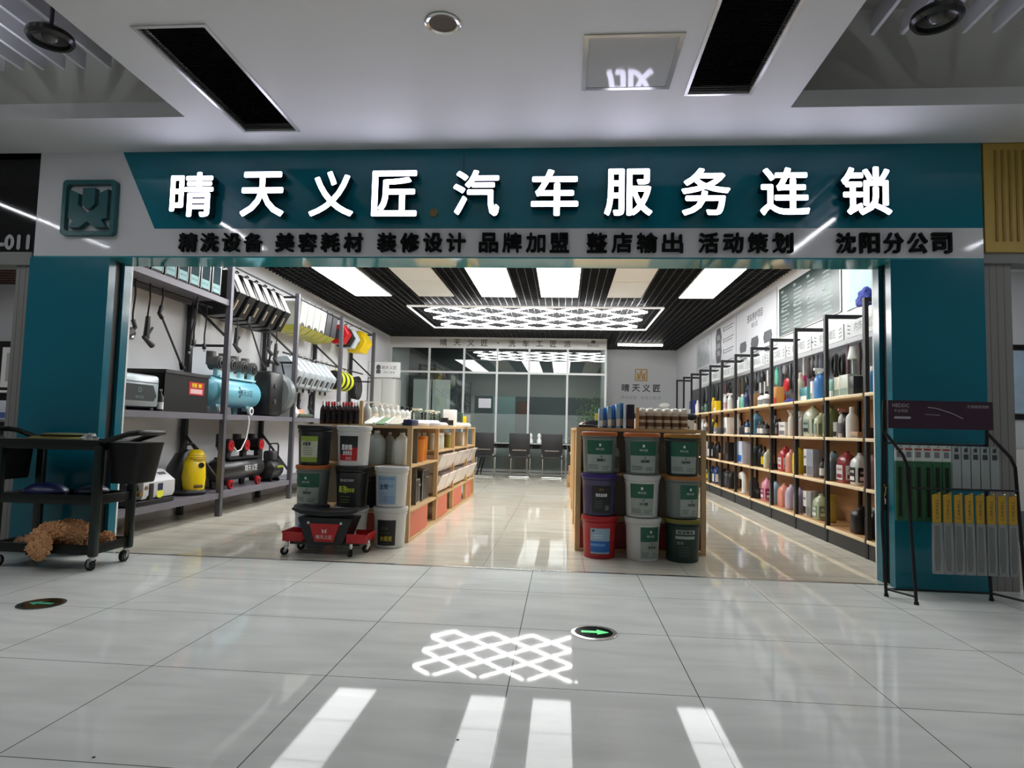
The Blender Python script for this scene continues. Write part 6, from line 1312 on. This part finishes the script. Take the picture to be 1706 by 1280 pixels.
mb.build('characters', mat('logo_ink', '#3f4143', .4), lw); MB().text('洗车名匠 · 洗车工匠派', (0, -.001, -.27), .10, '-y', width=1.12).build('tagline', mat('tagline_grey', '#8b8d8f', .5), lw)
# chairs and table
def chair(label, loc, rz=0):
    t = thing('office_chair', label, 'chair', loc, rz, 'black chairs at the rear table')
    MB().box(-.235, .235, -.03, .0, .50, .99, .012).build('backrest', mat('chair_black', '#141416', .5), t)
    MB().box(-.235, .235, -.02, .42, .43, .475, .015).build('seat', mat('chair_black', '#141416', .5), t)
    MB().box(-.16, .16, -.037, -.03, .60, .625).build('back_rail', M_STEEL, t)
    for s in (-.22, .22): MB().tube([(s, .0, .9), (s, -.02, .5), (s, .02, .44), (s, .40, .44), (s, .42, .40), (s, .42, .03), (s, .40, .015), (s, -.03, .015)], .013, 8).build('side_frame', M_STEEL, t)
    MB().cyl((-.22, -.03, .015), (.22, -.03, .015), .013, 8).build('floor_bar', M_STEEL, t)
    for s in (-.255, .255): MB().box(s-.02, s+.02, .02, .3, .66, .69, .008).build('armrest', M_BLACK, t)
    return t
c0 = chair('black office chair at the rear table nearest the wooden drawers', (-1.78, 14.55, 0)); dup(c0, 'black office chair in the middle of the three at the rear table', (-.97, 14.55, 0)); dup(c0, 'black office chair nearest the second island at the rear table', (-.24, 14.55, 0))
t = thing('meeting_table', 'long black-legged table with pale top behind the three chairs', 'table', (-.85, 15.55, 0))
MB().box(-1.3, 1.25, -.40, .40, .73, .76, .005).build('table_top', mat('top_grey', '#8d9492', .2), t)
for sx in (-1, 1):
    for y in (-.3, .3): MB().cyl((sx*.98, y, .73), (sx*1.16, y*1.15, 0), .03, 8, .02).build('leg', M_BLACK, t)
MB().box(-.95, .95, -.02, .02, .62, .73).build('apron', M_BLACK, t)
for i, (x, y) in enumerate(((-.76, 15.3), (-.56, 15.3))):
    o = MB().lathe([(.05, 0), (.055, .06), (.03, .12), (.045, .17), (.03, .22), (.001, .235)], 14).build('white_figurine', M_WHITE, None, (x, y, .761)); tag(o, 'small white figurine on the rear table, %s of the pair' % ('first', 'second')[i], 'figurine', 'figurines on the rear table')
t = thing('tea_tray', 'glass tea tray with wire rack at the end of the rear table', 'tray', (.1, 15.4, .761)); MB().box(-.18, .18, -.14, .14, 0, .02).build('tray', m_gl, t)
mb = MB().tube([(-.15, -.1, .02), (-.05, -.1, .12), (.15, -.1, .14)], .005, 5).tube([(-.15, .1, .02), (-.05, .1, .12), (.15, .1, .14)], .005, 5); mb.build('rack', M_STEEL, t)
# plant by the partition
pl = thing('potted_plant', 'bushy green potted plant beyond the second island before the glass', 'plant', (.62, 15.85, 0))
MB().lathe([(.15, 0), (.19, .02), (.22, .38), (.2, .40), (.19, .36), (.001, .36)], 20, cap=False).build('pot', mat('pot_white', '#c9c9c5', .35), pl)
R3 = random.Random(21); mb = MB(); lf = MB()
for k in range(16):
    a = R3.uniform(0, 2*PI); l = R3.uniform(.08, .42); h = R3.uniform(1.45, 2.0)
    tip = Vector((l*math.cos(a), l*math.sin(a), h)); mb.tube([(0, 0, .36), tuple(Vector((tip.x*.3, tip.y*.3, h*.55))), tuple(tip)], .007, 5, r2=.003)
    for q in range(44):
        f = R3.uniform(.55, 1.04); c = Vector((tip.x*f, tip.y*f, .36+(h-.36)*f))+Vector((R3.gauss(0, .06), R3.gauss(0, .06), R3.gauss(0, .05)))
        d = Vector((R3.uniform(-1, 1), R3.uniform(-1, 1), R3.uniform(-.5, .8))).normalized(); s_ = d.cross(Vector((0, 0, 1))).normalized()*.016; L = d*R3.uniform(.05, .085)
        lf.add([tuple(c), tuple(c+L*.5+s_), tuple(c+L), tuple(c+L*.5-s_)], [(0, 1, 2, 3)])
mb.build('stems', mat('stem_green', '#4d5a35', .6), pl)
o = lf.build('foliage', mat('leaf_green', '#5f8a56', .5, noise=.3, nscale=9), pl, smooth=0)
# small cartons by the second island
for i, (x, y, z, s) in enumerate(((.36, 12.6, 0, (.3, .35, .22)), (.37, 12.62, .221, (.26, .3, .18)))):
    carton('kraft carton on the floor beside the second island, %s of its stack' % ('lower', 'upper')[i], (x-.12, y, z), s, mat('cardboard', '#a47a50', .7), mat('cardboard_print', '#8c6642', .7), side='-y')
t = thing('white_flower', 'white artificial flower stems on the kraft cartons', 'flower', (.22, 12.6, .402))
mb = MB(); 
for k in range(5):
    a = 2*PI*k/5; mb.cyl((0, 0, 0), (.09*math.cos(a), .09*math.sin(a), .26), .008, 5, .016)
mb.build('stems', M_WHITE, t)
# small goods on a ledge at the far right end
t = thing('tool_stand', 'pale machine with a white lamp head on the far counter by the rear wall', 'machine', (2.62, 17.0, 0)); MB().box(-.3, .3, -.2, .2, 0, 1.42, .01).build('cabinet', mat('stand_grey', '#a2a5a5', .45), t); MB().cyl((.1, 0, 1.42), (.05, 0, 1.72), .02, 8).build('neck', M_DGREY, t); MB().ball((.0, 0, 1.78), .13, 14, (1.2, .8, .6)).build('lamp_head', M_WHITE, t)
